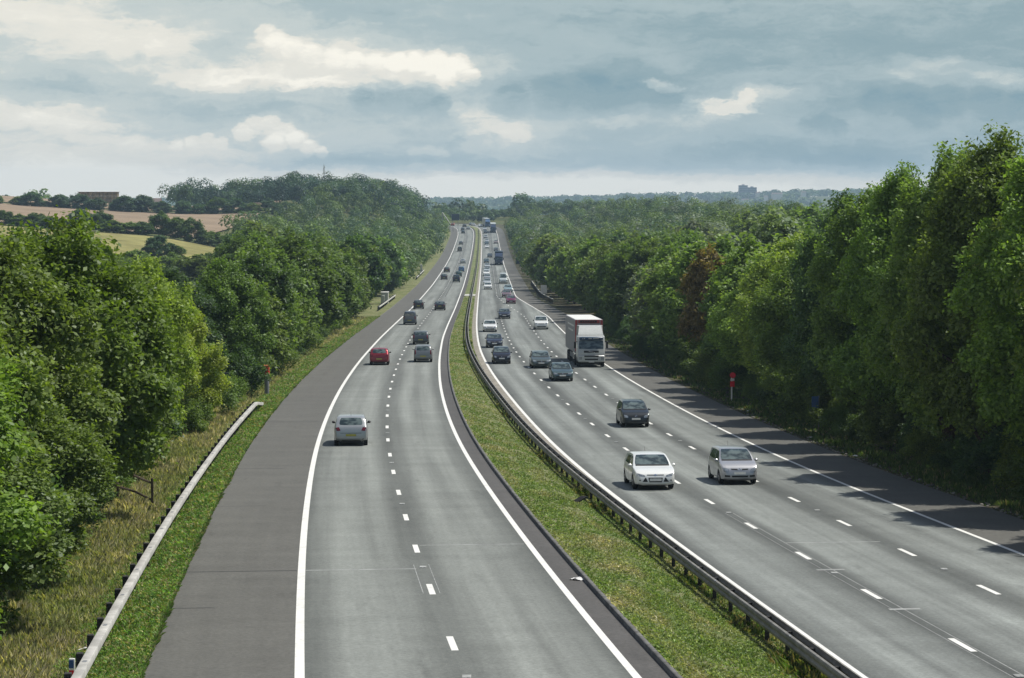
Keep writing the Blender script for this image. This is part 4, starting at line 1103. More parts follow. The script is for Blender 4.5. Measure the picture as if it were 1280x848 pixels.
    for sx in (1, -1):
        if style in ('estate', 'mpv', 'suv', 'van', 'minibus'): q = [(sx*w*.74, bt-.22), (sx*w*.90, bt-.22), (sx*w*.86, bt+.16), (sx*w*.76, bt+.16)]
        else: q = [(sx*w*.60, bt-.12), (sx*w*.92, bt-.14), (sx*w*.90, bt+.03), (sx*w*.70, bt+.06)]
        parts.append(('tail_light', patch_mesh('tail_light', bvh, 'rear', q, M['tail'], n=4, m=4, off=.008, rnd=.1), None))
    parts.append(('boot_seam', patch_mesh('boot_seam', bvh, 'rear', [(-w*.62, .655 if style != 'saloon' else .60), (w*.62, .655 if style != 'saloon' else .60), (w*.62, .672 if style != 'saloon' else .615), (-w*.62, .672 if style != 'saloon' else .615)], M['black'], n=8, m=1, off=.005), None))
    parts.append(('rear_valance', patch_mesh('rear_valance', bvh, 'rear', [(-w*.76, .29), (w*.76, .29), (w*.80, .385), (-w*.80, .385)], M['black'], n=6, m=1, off=.008), None))
    # mirrors
    mz = B(cow)+.09; my = y(cow-.055)
    for sx in (1, -1):
        m = MB(); m.box((sx*(w+.06), my, mz), (.17, .13, .13), 0, .045); m.box((sx*(w-.03), my+.01, mz-.05), (.10, .05, .03))
        parts.append(('mirror', m.mesh('mirror', M['carpaint'] if style in ('family', 'mpv') else M['black'], True), None))
    # aerial
    m = MB(); m.tube((0, y(.22), T(.22)), (0, y(.20)-.1, T(.22)+.22), .006, None, 5); parts.append(('aerial', m.mesh('aerial', M['black']), None))
    under = MB(); under.box((0, 0, .25), (W*.60, L*.90, .12)); parts.append(('underbody', under.mesh('underbody', M['black']), None))
    ty, ri = wheel_meshes(st['r'])
    for u in st['wh']:
        for sx in (1, -1): parts.append(('wheel', (ty, ri), (sx*(w-.115), y(u), st['r'], sx)))
    return parts
CARS = {s: build_car(s) for s in ST}
TRIM = {'door_seam', 'door_handle', 'sill_trim', 'aerial', 'boot_seam', 'badge', 'wiper_cowl', 'fog_lamp', 'underbody'}
MID = {'aerial', 'badge', 'door_handle', 'door_seam', 'boot_seam', 'fog_lamp', 'sill_trim'}
def place_car(style, X, Y, Z, th, away, col, label, group, metal=1.0, scale=1.0, lod=0, name='car', cat='car'):
    L = ST[style]['L']
    root = empty(name, (X, Y, Z), th if away else th+math.pi)
    root.scale = (scale, scale, scale)
    tag(root, label, cat, group)
    for nm, me, ex in CARS[style]:
        if lod >= 2 and nm in TRIM: continue
        if lod == 1 and nm in MID: continue
        if nm == 'wheel':
            w = bpy.data.objects.new('wheel', me[0]); link(w, root); w.location = ex[:3]
            if ex[3] < 0: w.rotation_euler = (0, 0, math.pi)
            if lod < 2: ri = bpy.data.objects.new('rim', me[1]); link(ri, w)
        else:
            o = bpy.data.objects.new(nm, me); link(o, root)
            if nm in ('body', 'mirror', 'door_handle'): o.color = (*col, metal)
    return root
WHITE = (.74, .76, .74); SILVER = (.38, .40, .40); GREY = (.13, .14, .15); DARK = (.022, .028, .032); BLACK = (.012, .013, .015)
TEAL = (.03, .065, .075); NAVY = (.012, .025, .055); RED = (.26, .018, .03); BLUE = (.03, .12, .26); GREEN = (.03, .075, .06); PALE = (.52, .56, .57); BROWN = (.05, .03, .028); MAROON = (.12, .02, .035)
GL_, GR_ = 'vehicles driving away on the left carriageway', 'vehicles driving towards the camera on the right carriageway'
# distance along the road of the end nearest the camera, offset across the carriageway
LIST = [
 ('L', 111.5, -1.94, 'hatch', SILVER, 'silver hatchback with yellow number plate, nearest car on the left carriageway'),
 ('L', 194.0, -1.65, 'hatch', RED, 'dark red boxy car in the left lane, alone behind the grey van'),
 ('L', 199.0, 2.17, 'mpv', (.24, .25, .25), 'pale grey people carrier in the overtaking lane, nearer of a pair'),
 ('L', 237.5, 1.40, 'estate', (.07, .08, .09), 'dark grey estate car just ahead of the pale grey people carrier'),
 ('L', 298.2, -1.52, 'van', (.10, .12, .15), 'grey-blue van with plain rear doors in the left lane'),
 ('L', 363.8, -2.35, 'hatch', BLACK, 'black car ahead of the grey-blue van, hugging the edge line'),
 ('L', 358.0, 1.31, 'saloon', BLACK, 'black car in the overtaking lane level with the one by the edge line'),
 ('L', 550.2, -1.64, 'hatch', (.05, .05, .055), 'charcoal car in the left lane just behind the brown car'),
 ('L', 617.8, -2.07, 'hatch', BROWN, 'dark brown car in the left lane beyond the charcoal car'),
 ('L', 531.2, 1.66, 'van', NAVY, 'navy blue van at the tail of a queue in the overtaking lane'),
 ('L', 577.5, 1.75, 'hatch', GREEN, 'dark green car between the navy van and the bright blue car'),
 ('L', 622.5, 1.97, 'mpv', BLUE, 'bright blue car leading the navy van in the overtaking lane'),
 ('L', 711.2, 1.58, 'saloon', SILVER, 'small pale silver car further up in the overtaking lane'),
 ('L', 836.5, -.91, 'van', (.03, .035, .035), 'distant dark boxy van alone in the left lane'),
 ('L', 911.5, -1.22, 'hatch', GREY, 'distant small grey car just beyond the dark boxy van'),
 ('L', 1033.8, -1.3, 'hatch', (.04, .05, .055), 'distant dark car, nearer of two close together before the bend'),
 ('L', 1058.0, -1.3, 'hatch', (.05, .05, .055), 'distant dark car, farther of two close together before the bend'),
 ('L', 1069.0, 1.7, 'saloon', SILVER, 'distant silver car in the overtaking lane entering the bend'),
 ('L', 1094.8, 1.8, 'hatch', DARK, 'distant dark car in the overtaking lane ahead of the silver one at the bend'),
 ('L', 1112, -1.8, 'hatch', (.3, .03, .02), 'distant red car on the bend below the blue direction sign'),
 ('R', 96.2, 2.14, 'family', WHITE, 'white hatchback with black grille, nearest the camera in the lane by the median'),
 ('R', 98.2, 6.25, 'mpv', (.40, .41, .43), 'silver compact car in the middle lane beside the white hatchback'),
 ('R', 133.0, 6.04, 'mpv', DARK, 'very dark teal small car with bright headlamps behind the silver compact'),
 ('R', 179.2, 5.30, 'saloon', (.07, .115, .125), 'dark teal saloon in the middle lane ahead of the white lorry'),
 ('R', 197.2, 4.7, 'estate', (.09, .12, .12), 'grey-green car overlapping the dark teal saloon, left of the white lorry'),
 ('R', 285.0, 8.42, 'suv', WHITE, 'white off-roader in the slow lane behind the lorry'),
 ('R', 204.2, 1.44, 'mpv', (.018, .022, .035), 'black people carrier in the lane by the median, nearer of two dark cars'),
 ('R', 234.8, 1.63, 'saloon', (.028, .035, .06), 'dark saloon partly hidden behind the black people carrier'),
 ('R', 277.5, 1.69, 'saloon', WHITE, 'white saloon in the lane by the median behind two dark cars'),
 ('R', 325.2, 4.15, 'saloon', (.02, .028, .05), 'dark navy saloon straddling the start of the middle lane'),
 ('R', 387.5, 5.9, 'hatch', (.20, .03, .08), 'crimson hatchback leading three cars in the slow lane'),
 ('R', 420.8, 5.43, 'saloon', (.25, .17, .19), 'dusky pink-grey car behind the crimson hatchback'),
 ('R', 451.8, 6.05, 'hatch', (.35, .48, .50), 'pale teal car behind the dusky pink-grey car'),
 ('R', 512.2, 5.55, 'minibus', (.55, .60, .58), 'white minibus in the slow lane with a dark windscreen'),
 ('R', 470.0, 1.92, 'hatch', WHITE, 'white car at the head of the queue by the median'),
 ('R', 501.0, 1.80, 'saloon', PALE, 'second car of the queue by the median, pale silver'),
 ('R', 538.8, 1.83, 'hatch', SILVER, 'third car of the queue by the median, silver'),
 ('R', 577.5, 1.65, 'mpv', WHITE, 'fourth car of the queue by the median, tall and white'),
 ('R', 607.8, 1.78, 'saloon', PALE, 'fifth car of the queue by the median, pale'),
 ('R', 654.5, 1.93, 'hatch', PALE, 'sixth car of the queue by the median, pale with dark lower front'),
 ('R', 710.8, 1.73, 'hatch', TEAL, 'seventh car of the queue by the median, dark teal'),
 ('R', 773.5, 3.0, 'saloon', DARK, 'distant dark car moving between the lanes beyond the queue'),
 ('R', 838.2, 5.51, 'hatch', (.06, .06, .06), 'distant dark car in the slow lane just behind the dark blue lorry'),
 ('R', 924.5, 5.98, 'saloon', (.3, .24, .22), 'distant pinkish silver car in the slow lane far behind the dark blue lorry'),
 ('R', 872.0, 2.14, 'hatch', WHITE, 'distant white car by the median, nearest of a tight far group'),
 ('R', 907.8, 2.03, 'hatch', TEAL, 'distant teal car by the median, second of a tight far group'),
 ('R', 940.2, 2.18, 'saloon', PALE, 'distant pale car by the median, third of a tight far group'),
 ('R', 984.5, 1.74, 'hatch', SILVER, 'distant silver car by the median, last of a tight far group'),
 ('R', 1033.8, 1.82, 'saloon', DARK, 'distant dark car by the median beside the far white lorry'),
 ('R', 1061.5, 2.0, 'hatch', PALE, 'distant pale car by the median just past the far white lorry'),
 ('R', 1098, 2.4, 'hatch', WHITE, 'distant white car by the median leaving the bend'),
 ('R', 1118, 1.9, 'hatch', SILVER, 'distant silver car sideways on the bend, right of a dark one'),
 ('R', 1124, 1.9, 'hatch', NAVY, 'distant dark blue car sideways on the bend, left of a silver one'),
]
def road_pose(sd, Y, o):
    pt, fx, fh = (ptL, XL, HL) if sd == 'L' else (ptR, XR, HR)
    p = pt(np.array([Y]), o)[0]; c, s = side(fx, Y)
    th = math.atan2(float(s), float(c)); return p, th, math.atan2(float(fh(Y+1)-fh(Y-1)), 2.0)
for sd, Y, o, style, col, label in LIST:
    Ln = ST[style]['L']; Yc = Y+Ln*.36 if sd == 'L' else Y+Ln*.33
    p, th, sl = road_pose(sd, Yc, o)
    lod = 0 if Y < 250 else (1 if Y < 480 else 2)
    van = style in ('van', 'minibus')
    c = place_car(style, p[0], p[1], p[2], th, sd == 'L', col, label, GL_ if sd == 'L' else GR_, .3 if col in (WHITE,) else 1.0, 1.0, lod, {'van': 'van', 'minibus': 'minibus'}.get(style, 'car'), {'van': 'van', 'minibus': 'minibus'}.get(style, 'car'))
    c.rotation_euler = (sl if sd == 'L' else -sl, 0, c.rotation_euler[2])

# ------------------------------------------------------------------ lorries
def lorry(Y, o, label, cabm, boxm, trim, artic=True, detail=True, H=4.22, Wd=2.5):
    p, th, sl = road_pose('R', Y+2.0, o)
    root = empty('lorry', p, th+math.pi); root.rotation_euler = (-sl, 0, th+math.pi); tag(root, label, 'lorry', GR_)
    # local: front towards +Y, cab front face at y=+2
    cab = MB(); w = Wd/2
    prfc = [(1.95, .62), (2.02, .9), (2.0, 1.35), (1.90, 1.62), (1.70, 2.52), (1.58, 2.78), (1.40, 2.86), (-.05, 2.90), (-.15, 2.80), (-.15, .9), (.3, .62)]
    n = len(prfc); V = []
    for x in (-1, -.92, .92, 1):
        for y, z in prfc:
            k = .05 if abs(x) == 1 else 0
            V.append((x*w*.985, y-(k if y > 1 else 0), z-(k if z > 2.7 else 0)))
    F = [(i*n+j, i*n+(j+1) % n, (i+1)*n+(j+1) % n, (i+1)*n+j) for i in range(3) for j in range(n)]
    F += [tuple(range(n)), tuple(3*n+j for j in range(n))[::-1]]
    # wheel cut-out is shaded by the wheel box below
    body = py_mesh('cab', V, F, cabm, True, 30); cabo = obj('cab', body, root)
    bvh = BVHTree.FromPolygons([Vector(v) for v in V], F)
    P = lambda nm, view, q, mm, off=.012, par=root, **k: obj(nm, patch_mesh(nm, bvh, view, q, mm, off=off, **k), par)
    P('windscreen', 'front', [(-w*.90, 1.66), (w*.90, 1.66), (w*.88, 2.44), (-w*.88, 2.44)], M['glass'], n=8, m=5, rnd=.05, par=cabo)
    for v in ('side', 'other'): P('side_window', v, [(.55, 1.68), (1.72, 1.68), (1.58, 2.42), (.55, 2.42)], M['glass'], n=5, m=4, par=cabo)
    vz = MB(); vz.box((0, 1.82, 2.60), (w*1.72, .20, .27), 0, .05); vz.build('sun_visor', trim, root, True)
    if detail:
        for x, l in ((-.42, .5), (.1, .3), (.62, .10), (.78, .06)): 
            m = MB(); m.box((x, 1.925, 2.62), (l, .012, .10)); m.build('visor_lettering', M['palebox'], root)
    # grille and bumper
    g = MB(); g.box((0, 1.985, 1.42), (1.36, .05, .20), 0, .02); g.build('grille', M['black'], root)
    bar = MB(); bar.box((0, 2.02, 1.42), (.62, .03, .035), 0, .01, Matrix.Rotation(-.22, 4, 'Y')); bar.build('grille_bar', M['chrome'], root)
    bp = MB(); bp.box((0, 1.98, .80), (Wd*.985, .34, .62), 0, .08); bp.build('bumper', cabm, root, True)
    for z, ww in ((1.02, 1.3), (.74, 1.2)):
        g = MB(); g.box((0, 2.15, z), (ww, .03, .14), 0, .01); g.build('air_intake', M['black'], root)
    for s in (-1, 1):
        h = MB(); h.box((s*w*.80, 2.125, .83), (.34, .06, .30), 0, .03); h.build('headlight', M['lamp'], root, True)
        mi = MB(); mi.box((s*(w+.20), 1.62, 2.02), (.20, .10, .62), 0, .03); mi.box((s*(w+.06), 1.60, 2.32), (.22, .05, .05)); mi.build('mirror', M['black'], root, True)
        st_ = MB(); st_.box((s*w*.86, .95, .42), (.28, 1.1, .5), 0, .04); 
    npl = MB(); npl.box((0, 2.165, .52), (.52, .02, .11)); npl.build('number_plate', M['plate_w'], root)
    ub = MB(); ub.box((0, .2, .48), (Wd*.7, 3.2, .42)); ub.build('chassis', M['black'], root)
    # air deflector on the cab roof
    d = MB(); z0, z1 = 2.9, H-.52
    V = [(-w*.92, 1.25, z0), (w*.92, 1.25, z0), (w*.96, -.05, z0), (-w*.96, -.05, z0), (-w*.80, .55, z1), (w*.80, .55, z1), (w*.94, -.05, z1+.05), (-w*.94, -.05, z1+.05)]
    d.add(V, [(0, 1, 5, 4), (1, 2, 6, 5), (2, 3, 7, 6), (3, 0, 4, 7), (4, 5, 6, 7)]); d.build('air_deflector', cabm, root, True, 50)
    b0, b1 = (-.75, -13.4) if artic else (-.45, -7.5)
    tr = MB(); tr.box((0, (b0+b1)/2, (H+1.15)/2), (Wd+.05, b0-b1, H-1.15), 0, .03)
    box = tr.build('trailer', boxm, root)
    if detail:
        # coloured frame of the headboard with a dark name band and pale marks
        f = MB(); yf = b0+.02
        f.box((-w*.93, yf, (H+1.3)/2), (.20, .05, H-1.35)); f.box((w*.93, yf, (H+1.3)/2), (.20, .05, H-1.35)); f.box((0, yf, H-.17), (Wd*.87-.22, .05, .30))
        f.build('headboard_frame', M['dullred'], box)
        k = MB(); k.box((.05, yf+.03, H-.17), (1.55, .03, .22)); k.build('name_band', M['black'], box)
        lt = MB()
        for i, c in enumerate(np.linspace(-.50, .58, 8)):
            lt.box((c, yf+.05, H-.17), (.025, .012, .12)); 
            if i % 2 == 0: lt.box((c+.035, yf+.05, H-.12), (.06, .012, .025))
            else: lt.box((c+.035, yf+.05, H-.22), (.06, .012, .025))
        lt.build('name_lettering', M['dullred'], box)
        sd_ = MB()
        for z, l in ((H-.62, 8.0), (H-1.1, 6.0)): sd_.box((w+.03, b0-5.5, z), (.012, l, .16))
        sd_.build('side_lettering', M['white'], box)
        rf = MB(); rf.box((0, (b0+b1)/2, H+.006), (Wd-.1, b0-b1-.1, .02)); rf.build('roof', M['white'], box)
    sk = MB(); sk.box((0, (b0+b1)/2-1, 1.0), (Wd*.55, (b0-b1)-2.0, .25)); sk.build('trailer_frame', M['black'], root)
    for s in (-1, 1):
        k = MB(); k.box((s*(w-.06), (b0+b1)/2+1.2, .78), (.05, 4.2, .45)); k.build('side_guard', M['greymetal'], root)
    ty, ri = LW
    ax = [.95, -2.1] + ([-8.6, -9.9, -11.2] if artic else [-5.6])
    for a in ax:
        for s in (1, -1):
            wv = bpy.data.objects.new('wheel', ty); link(wv, root); wv.location = (s*(w-.17), a, .5)
            if s < 0: wv.rotation_euler = (0, 0, math.pi)
            if detail: link(bpy.data.objects.new('rim', ri), wv)
    return root
LW = wheel_meshes(.50, .32)
M['navypaint'] = simple('navy_lorry_paint', (.015, .035, .085), .35, .5, coat=.3)
M['bluepaint'] = simple('blue_lorry_paint', (.03, .10, .22), .35, .5, coat=.3)
lorry(198.0, 9.31, 'white articulated lorry with red-framed trailer front and blue sun visor', M['truckwhite'], M['truckgrey'], M['visor'])
lorry(689.0, 5.62, 'dark blue lorry in the slow lane beyond the white minibus', M['navypaint'], M['navy'], M['navy'], True, False)
lorry(1038, 5.6, 'distant lorry with white top and navy cab before the bend', M['navypaint'], M['truckwhite'], M['navy'], True, False)
lorry(1092, 5.4, 'farthest lorry, blue with a pale roof, leaving the bend', M['bluepaint'], M['truckwhite'], M['blue'], True, False)
# ------------------------------------------------------------------ roadside furniture
def at(X, Y): return (X, Y, gz(X, Y))
def face(o, x, y):      # turn local -Y towards the camera side
    pass
# red-topped marker post on the left verge
def red_marker(X, Y):
    p_ = at(X, Y); r = empty('marker_post', (p_[0], p_[1], p_[2]+.25)); r.scale = (1.1, 1.1, 1.1); tag(r, 'grey marker post with bright red box head beside the left hard shoulder', 'marker post')
    m = MB(); m.tube((0, 0, -.2), (0, 0, 1.05), .155, .155, 16); m.build('post', M['greymetal'], r, True)
    m = MB(); m.box((0, 0, 1.36), (.34, .30, .60), 0, .04); m.build('head', M['red'], r, True)
    m = MB(); m.box((0, 0, 1.68), (.36, .32, .04), 0, .015); m.build('cap', M['orange'], r, True)
    m = MB(); m.box((0, -.156, 1.44), (.10, .012, .16), 0, .004); m.box((0, -.156, 1.24), (.14, .012, .05)); m.build('reflector', M['dullred'], r)
red_marker(*[float(v) for v in (ptL(154.0, 0)[0]-(SHL+1.6), 154.0)])
def red_white(X, Y):
    r = empty('marker_post', at(X, Y)); tag(r, 'white marker post with round red top and red plate, shaded, right verge', 'marker post')
    m = MB(); m.tube((0, 0, -.2), (0, 0, 1.95), .06, .05, 10); m.build('post', M['white'], r, True)
    m = MB(); m.tube((.06, -.10, 1.88), (.06, -.06, 1.88), .21, .21, 20); m.build('disc', M['red'], r, True)
    m = MB(); m.box((.04, -.08, 1.24), (.32, .04, .40), 0, .02); m.build('red_plate', M['red'], r)
    m = MB(); m.box((.04, -.08, 1.56), (.28, .04, .18), 0, .02); m.build('white_plate', M['white'], r)
X, Y = gr(157, 1.4); red_white(X, Y)
def blue_sign(X, Y):
    r = empty('location_sign', at(X, Y)); tag(r, 'small blank-looking blue sign plate on a thin grey pole under dark trees', 'road sign')
    m = MB(); m.tube((.24, 0, -.2), (.24, 0, 2.05), .035, .035, 8); m.build('post', M['greymetal'], r, True)
    m = MB(); m.box((0, -.05, 1.62), (.42, .025, .80), 0, .008); m.build('plate', M['blue'], r)
X, Y = gr(132, 2.5); blue_sign(X, Y)
def dark_sign(X, Y):
    r = empty('sign', at(X, Y), .25); tag(r, 'dark square sign plate on a post half hidden in the left verge bushes', 'road sign')
    m = MB(); m.tube((-.22, 0, -.2), (-.22, 0, 1.0), .04, .04, 8).tube((.22, 0, -.2), (.22, 0, 1.0), .04, .04, 8)
    m.build('post', M['black'], r, True)
    m = MB(); m.box((0, -.06, 1.42), (.68, .04, 1.35), 0, .015); m.build('plate', M['navy'], r)
    m = MB(); m.box((0, -.085, 1.42), (.56, .012, 1.2)); m.build('face', M['black'], r)
X, Y = gl(145.5, 3.5); dark_sign(X, Y)
r = empty('cabinet', at(*gl(146.5, 2.9)), .2); tag(r, 'small dark low box on a stake beside the dark square sign', 'cabinet')
m = MB(); m.box((0, 0, .62), (.42, .25, .18), 0, .02); m.build('box', M['black'], r); m = MB(); m.tube((.14, 0, -.2), (.14, 0, .6), .04, None, 7); m.build('stake', M['white'], r)
# marker post at the lower left
X, Y = float(ptL(47.9, 0)[0])-9.0, 48.0
X = -9.30
r = empty('marker_post', at(X, 46.0)); tag(r, 'small white marker post with blue and red reflectors beside the near box-beam barrier', 'marker post')
m = MB(); m.box((0, 0, .26), (.13, .06, .96), 0, .015); m.build('post', M['white'], r)
m = MB(); m.box((-.01, -.034, .62), (.10, .012, .17)); m.build('blue_reflector', M['blue'], r)
m = MB(); m.box((-.01, -.034, .40), (.10, .012, .18)); m.build('red_reflector', M['red'], r)
# broken timber fence at the foot of the trees
fx, fy = gl(83.8, 2.45)
r = empty('timber_fence', at(fx, fy), .15); tag(r, 'broken dark timber fence with one post and sagging rails under the trees', 'fence')
m = MB(); m.box((0, 0, .50), (.10, .10, 1.3), 0, .015); m.build('post', M['wood'], r)
m = MB(); m.box((-1.3, .3, .40), (.10, .10, 1.1), 0, .015); m.build('post', M['wood'], r)
for a, b in (((0, 0, .30), (-.62, .1, .62)), ((0, 0, .95), (-.95, .2, 1.35)), ((-.62, .1, .62), (-1.4, .3, .85))):
    m = MB(); m.tube(a, b, .045, None, 6); m.build('rail', M['wood'], r)
# pale cabinets behind the short barrier on the left
for (y, d, w_, h_, dpt, lab) in ((384, 2.1, .80, 1.75, .5, 'narrow pale roadside cabinet, nearer one behind the short barrier'), (391, 2.2, 2.3, 2.1, 3.0, 'wide pale roadside cabinet, farther and larger one behind the short barrier'), (618, 2.2, 1.1, 2.3, .7, 'single white roadside cabinet far along the left hard shoulder')):
    X, Y = gl(y, d); th = math.atan2(float(side(XL, y)[1]), float(side(XL, y)[0]))
    r = empty('roadside_cabinet', at(X, Y), th); tag(r, lab, 'cabinet', 'pale cabinets along the left hard shoulder')
    m = MB(); m.box((0, dpt/2, h_/2), (w_*.55, dpt, h_), 0, .04); m.build('body', M['palebox'], r)
    m = MB(); m.box((0, dpt/2, h_+.03), (w_*.62, dpt+.08, .07), 0, .02); m.build('lid', M['white'], r)
    m = MB()
    for k in range(3): m.box((w_*.275+.012, dpt*(k+.5)/3, h_/2), (.02, dpt/3-.06, h_-.2), 0, .005)
    m.build('door', M['palebox'], r)
# white sign panel by the right-hand barrier (we see its back)
X, Y = gr(428, 2.0); r = empty('sign', at(X, Y), -.25); tag(r, 'plain white panel standing behind the short barrier on the right verge', 'road sign')
m = MB(); m.box((0, 0, 1.45), (1.25, .05, 1.7), 0, .02); m.build('panel', M['white'], r)
m = MB(); m.tube((-.4, .06, -.2), (-.4, .06, 2.2), .05, None, 8).tube((.4, .06, -.2), (.4, .06, 2.2), .05, None, 8); m.build('post', M['greymetal'], r)
X, Y = gr(705, 1.2); r = empty('roadside_cabinet', at(X, Y)); tag(r, 'dark cabinet in the shade at the far right hard shoulder', 'cabinet')
m = MB(); m.box((0, 0, .95), (1.5, 1.0, 1.9), 0, .05); m.build('body', M['navy'], r); m = MB(); m.box((0, 0, 1.93), (1.6, 1.1, .08), 0, .03); m.build('lid', M['black'], r)
# blue direction sign before the bend
X, Y = gl(1050, 1.8); z = gz(X, Y)
r = empty('direction_sign', (X, Y, z)); tag(r, 'large dark blue direction sign on posts before the far bend', 'road sign')
Xc = (569.5-640)/2750*Y-X; zc = (258-271.5)/2750*Y-z
m = MB(); m.box((Xc, 0, zc), (3.7, .08, 3.1), 0, .03); m.build('panel', M['navy'], r)
m = MB(); m.box((Xc, -.045, zc+1.47), (3.6, .02, .12)).box((Xc, -.045, zc-1.47), (3.6, .02, .12)).box((Xc-1.76, -.045, zc), (.1, .02, 2.8)).box((Xc+1.76, -.045, zc), (.1, .02, 2.8)); m.build('border', M['greymetal'], r)
for dx in (-1.2, 1.2):
    m = MB(); m.tube((Xc+dx, .1, -1.5), (Xc+dx, .1, zc+1.3), .10, None, 8); m.build('post', M['greymetal'], r, True)
X, Y = gl(1000, 3.0); z = gz(X, Y)
r = empty('gantry_arm', (X, Y, z)); tag(r, 'pale sloping gantry arm rising out of the trees left of the blue direction sign', 'gantry')
m = MB(); a = ((553.0-640)/2750*Y-X, 0, (258-266)/2750*Y-z); b = ((563.5-640)/2750*Y-X, -2, (258-280.5)/2750*Y-z); m.tube(a, b, .28, .24, 8); m.build('arm', M['palebox'], r, True)
m = MB(); m.tube((a[0], 0, -1), a, .2, .2, 8); m.build('post', M['greymetal'], r, True)
# things lying on the median
X, Y = float(ptR(86.6, -2.5)[0]), 86.6
zz = float(HR(86.6))+.26
r = empty('tyre_scrap', (X, Y, zz), .5); tag(r, 'curled black strip of blown tyre lying on the median grass', 'tyre scrap')
m = MB(); V = []; F = []
for i in range(11):
    t = i/10; a = -1.2+2.4*t
    for s, w_ in ((0, -.13), (1, .13)): V.append((.42*math.sin(a), w_+.05*math.sin(5*t), .10+.14*abs(math.sin(a))+.03*math.sin(9*t)))
for i in range(10): F.append((2*i, 2*i+1, 2*i+3, 2*i+2))
V2 = [(x, y, z-.035) for x, y, z in V]; k = len(V); m.add(V+V2, F+[(a_+k, d_+k, c_+k, b_+k) for a_, b_, c_, d_ in F]+[(2*i, 2*i+2, 2*i+2+k, 2*i+k) for i in range(10)]+[(2*i+1, 2*i+1+k, 2*i+3+k, 2*i+3) for i in range(10)])
m.build('tread', M['rubber'], r); r.scale = (1.5, 1.5, 1.5)
random.seed(4)
def litter(X, Y, z, sx, sy, lab, mt=None):
    m = MB(); V = []; n = 6
    for i in range(n+1):
        for j in range(n+1):
            e = (1-((2*i/n-1)**4)*.2)
            V.append(((i/n-.5)*sx*e+random.uniform(-.02, .02), (j/n-.5)*sy+random.uniform(-.02, .02), .02+random.uniform(0, .07)*(1-abs(2*i/n-1))))
    F = [(i*(n+1)+j, (i+1)*(n+1)+j, (i+1)*(n+1)+j+1, i*(n+1)+j+1) for i in range(n) for j in range(n)]
    b = len(V); m.add(V+[(x, y, z_-.012) for x, y, z_ in V], F+[tuple(q+b for q in f[::-1]) for f in F])
    o = m.build('litter', mt or M['litter'], None); o.location = (X, Y, z); o.rotation_euler = (0, 0, random.random()*3)
    tag(o, lab, 'litter', 'scraps of litter along the motorway')
p = ptL(np.array([62.2]), 4.25)[0]; litter(p[0], p[1], p[2]+.005, .50, .30, 'crumpled pale plastic scrap against the median kerb')
p = ptL(np.array([51.8]), -8.55)[0]; litter(p[0], p[1], gz(p[0], p[1])+.06, .62, .26, 'white scrap of litter in the green grass at the lower left')
for (y, o, l) in ((104, -2.6, 'pale scrap on the bare patch of the median, farthest from the camera'), (97, -2.2, 'pale scrap beside the barrier foot on the median'), (70, -2.0, 'white scrap in the weeds by the barrier'), (57.5, -2.5, 'whitish scrap on the median near the bottom of the photo'), (90, -2.5, 'small white scrap in the middle of the median')):
    p = ptR(np.array([y]), o)[0]; litter(p[0], p[1], p[2]+.13, .35, .2, l)
for (y, d, l) in ((124, .7, 'white scrap at the foot of the small blue sign'), (112, .5, 'pale scrap at the shaded right verge edge'), (146, .8, 'bright scrap near the red and white marker')):
    X, Y = gr(y, d); litter(X, Y, gz(X, Y)+.06, .35, .22, l)
# drain cover slab across the median
m = MB(); Yc = 432
a = ptL(np.array([Yc]), 4.6)[0]; b = ptR(np.array([Yc]), -.6)[0]; c = (a+b)/2
m.box((0, 0, 0), (float(np.linalg.norm(b-a)), 7.0, .16), 0, .04); o = m.build('concrete_slab', M['palebox']); o.location = (c[0], c[1], c[2]+.15); tag(o, 'pale concrete slab crossing the far median under the barrier', 'slab')
# straw stack beyond the hedge
X0, X1, Yb = (100-640)/2750*948, (149-640)/2750*948, 948
r = empty('straw_stack', ((X0+X1)/2, Yb, float(terrain((X0+X1)/2, Yb))-.3)); tag(r, 'long flat-topped stack of brown straw bales behind the hedgerow on the hill', 'straw stack')
zc = (258-240.5)/2750*Yb-r.location.z
m = MB(); nb = 11
for i in range(nb):
    for k in range(3):
        m.box(((i+.5-nb/2)*(X1-X0)/nb, random.uniform(-.2, .2), zc*(k+.5)/3), ((X1-X0)/nb-.12, 4.0, zc/3-.05), 0, .1)
m.build('bales', M['straw'], r)
m = MB(); m.box((0, 0, zc+.05), (X1-X0+.6, 4.8, .18), .0, .05); m.build('sheet_cover', M['straw'], r)
r = empty('farm_building', ((-0.168)*960*.97, 960, float(terrain(-158, 960))-.2)); tag(r, 'tiny dark farm roof on the far field skyline left of the wood', 'farm building')
m = MB(); m.box((0, 0, 1.0), (7, 5, 2)); m.build('wall', M['hazed_wall'], r)
m = MB(); m.add([(-3.8, -2.8, 2), (3.8, -2.8, 2), (3.8, 2.8, 2), (-3.8, 2.8, 2), (-3.8, 0, 3.6), (3.8, 0, 3.6)], [(0, 1, 5, 4), (2, 3, 4, 5), (1, 2, 5), (3, 0, 4), (0, 3, 2, 1)]); m.build('roof', M['slate'], r)
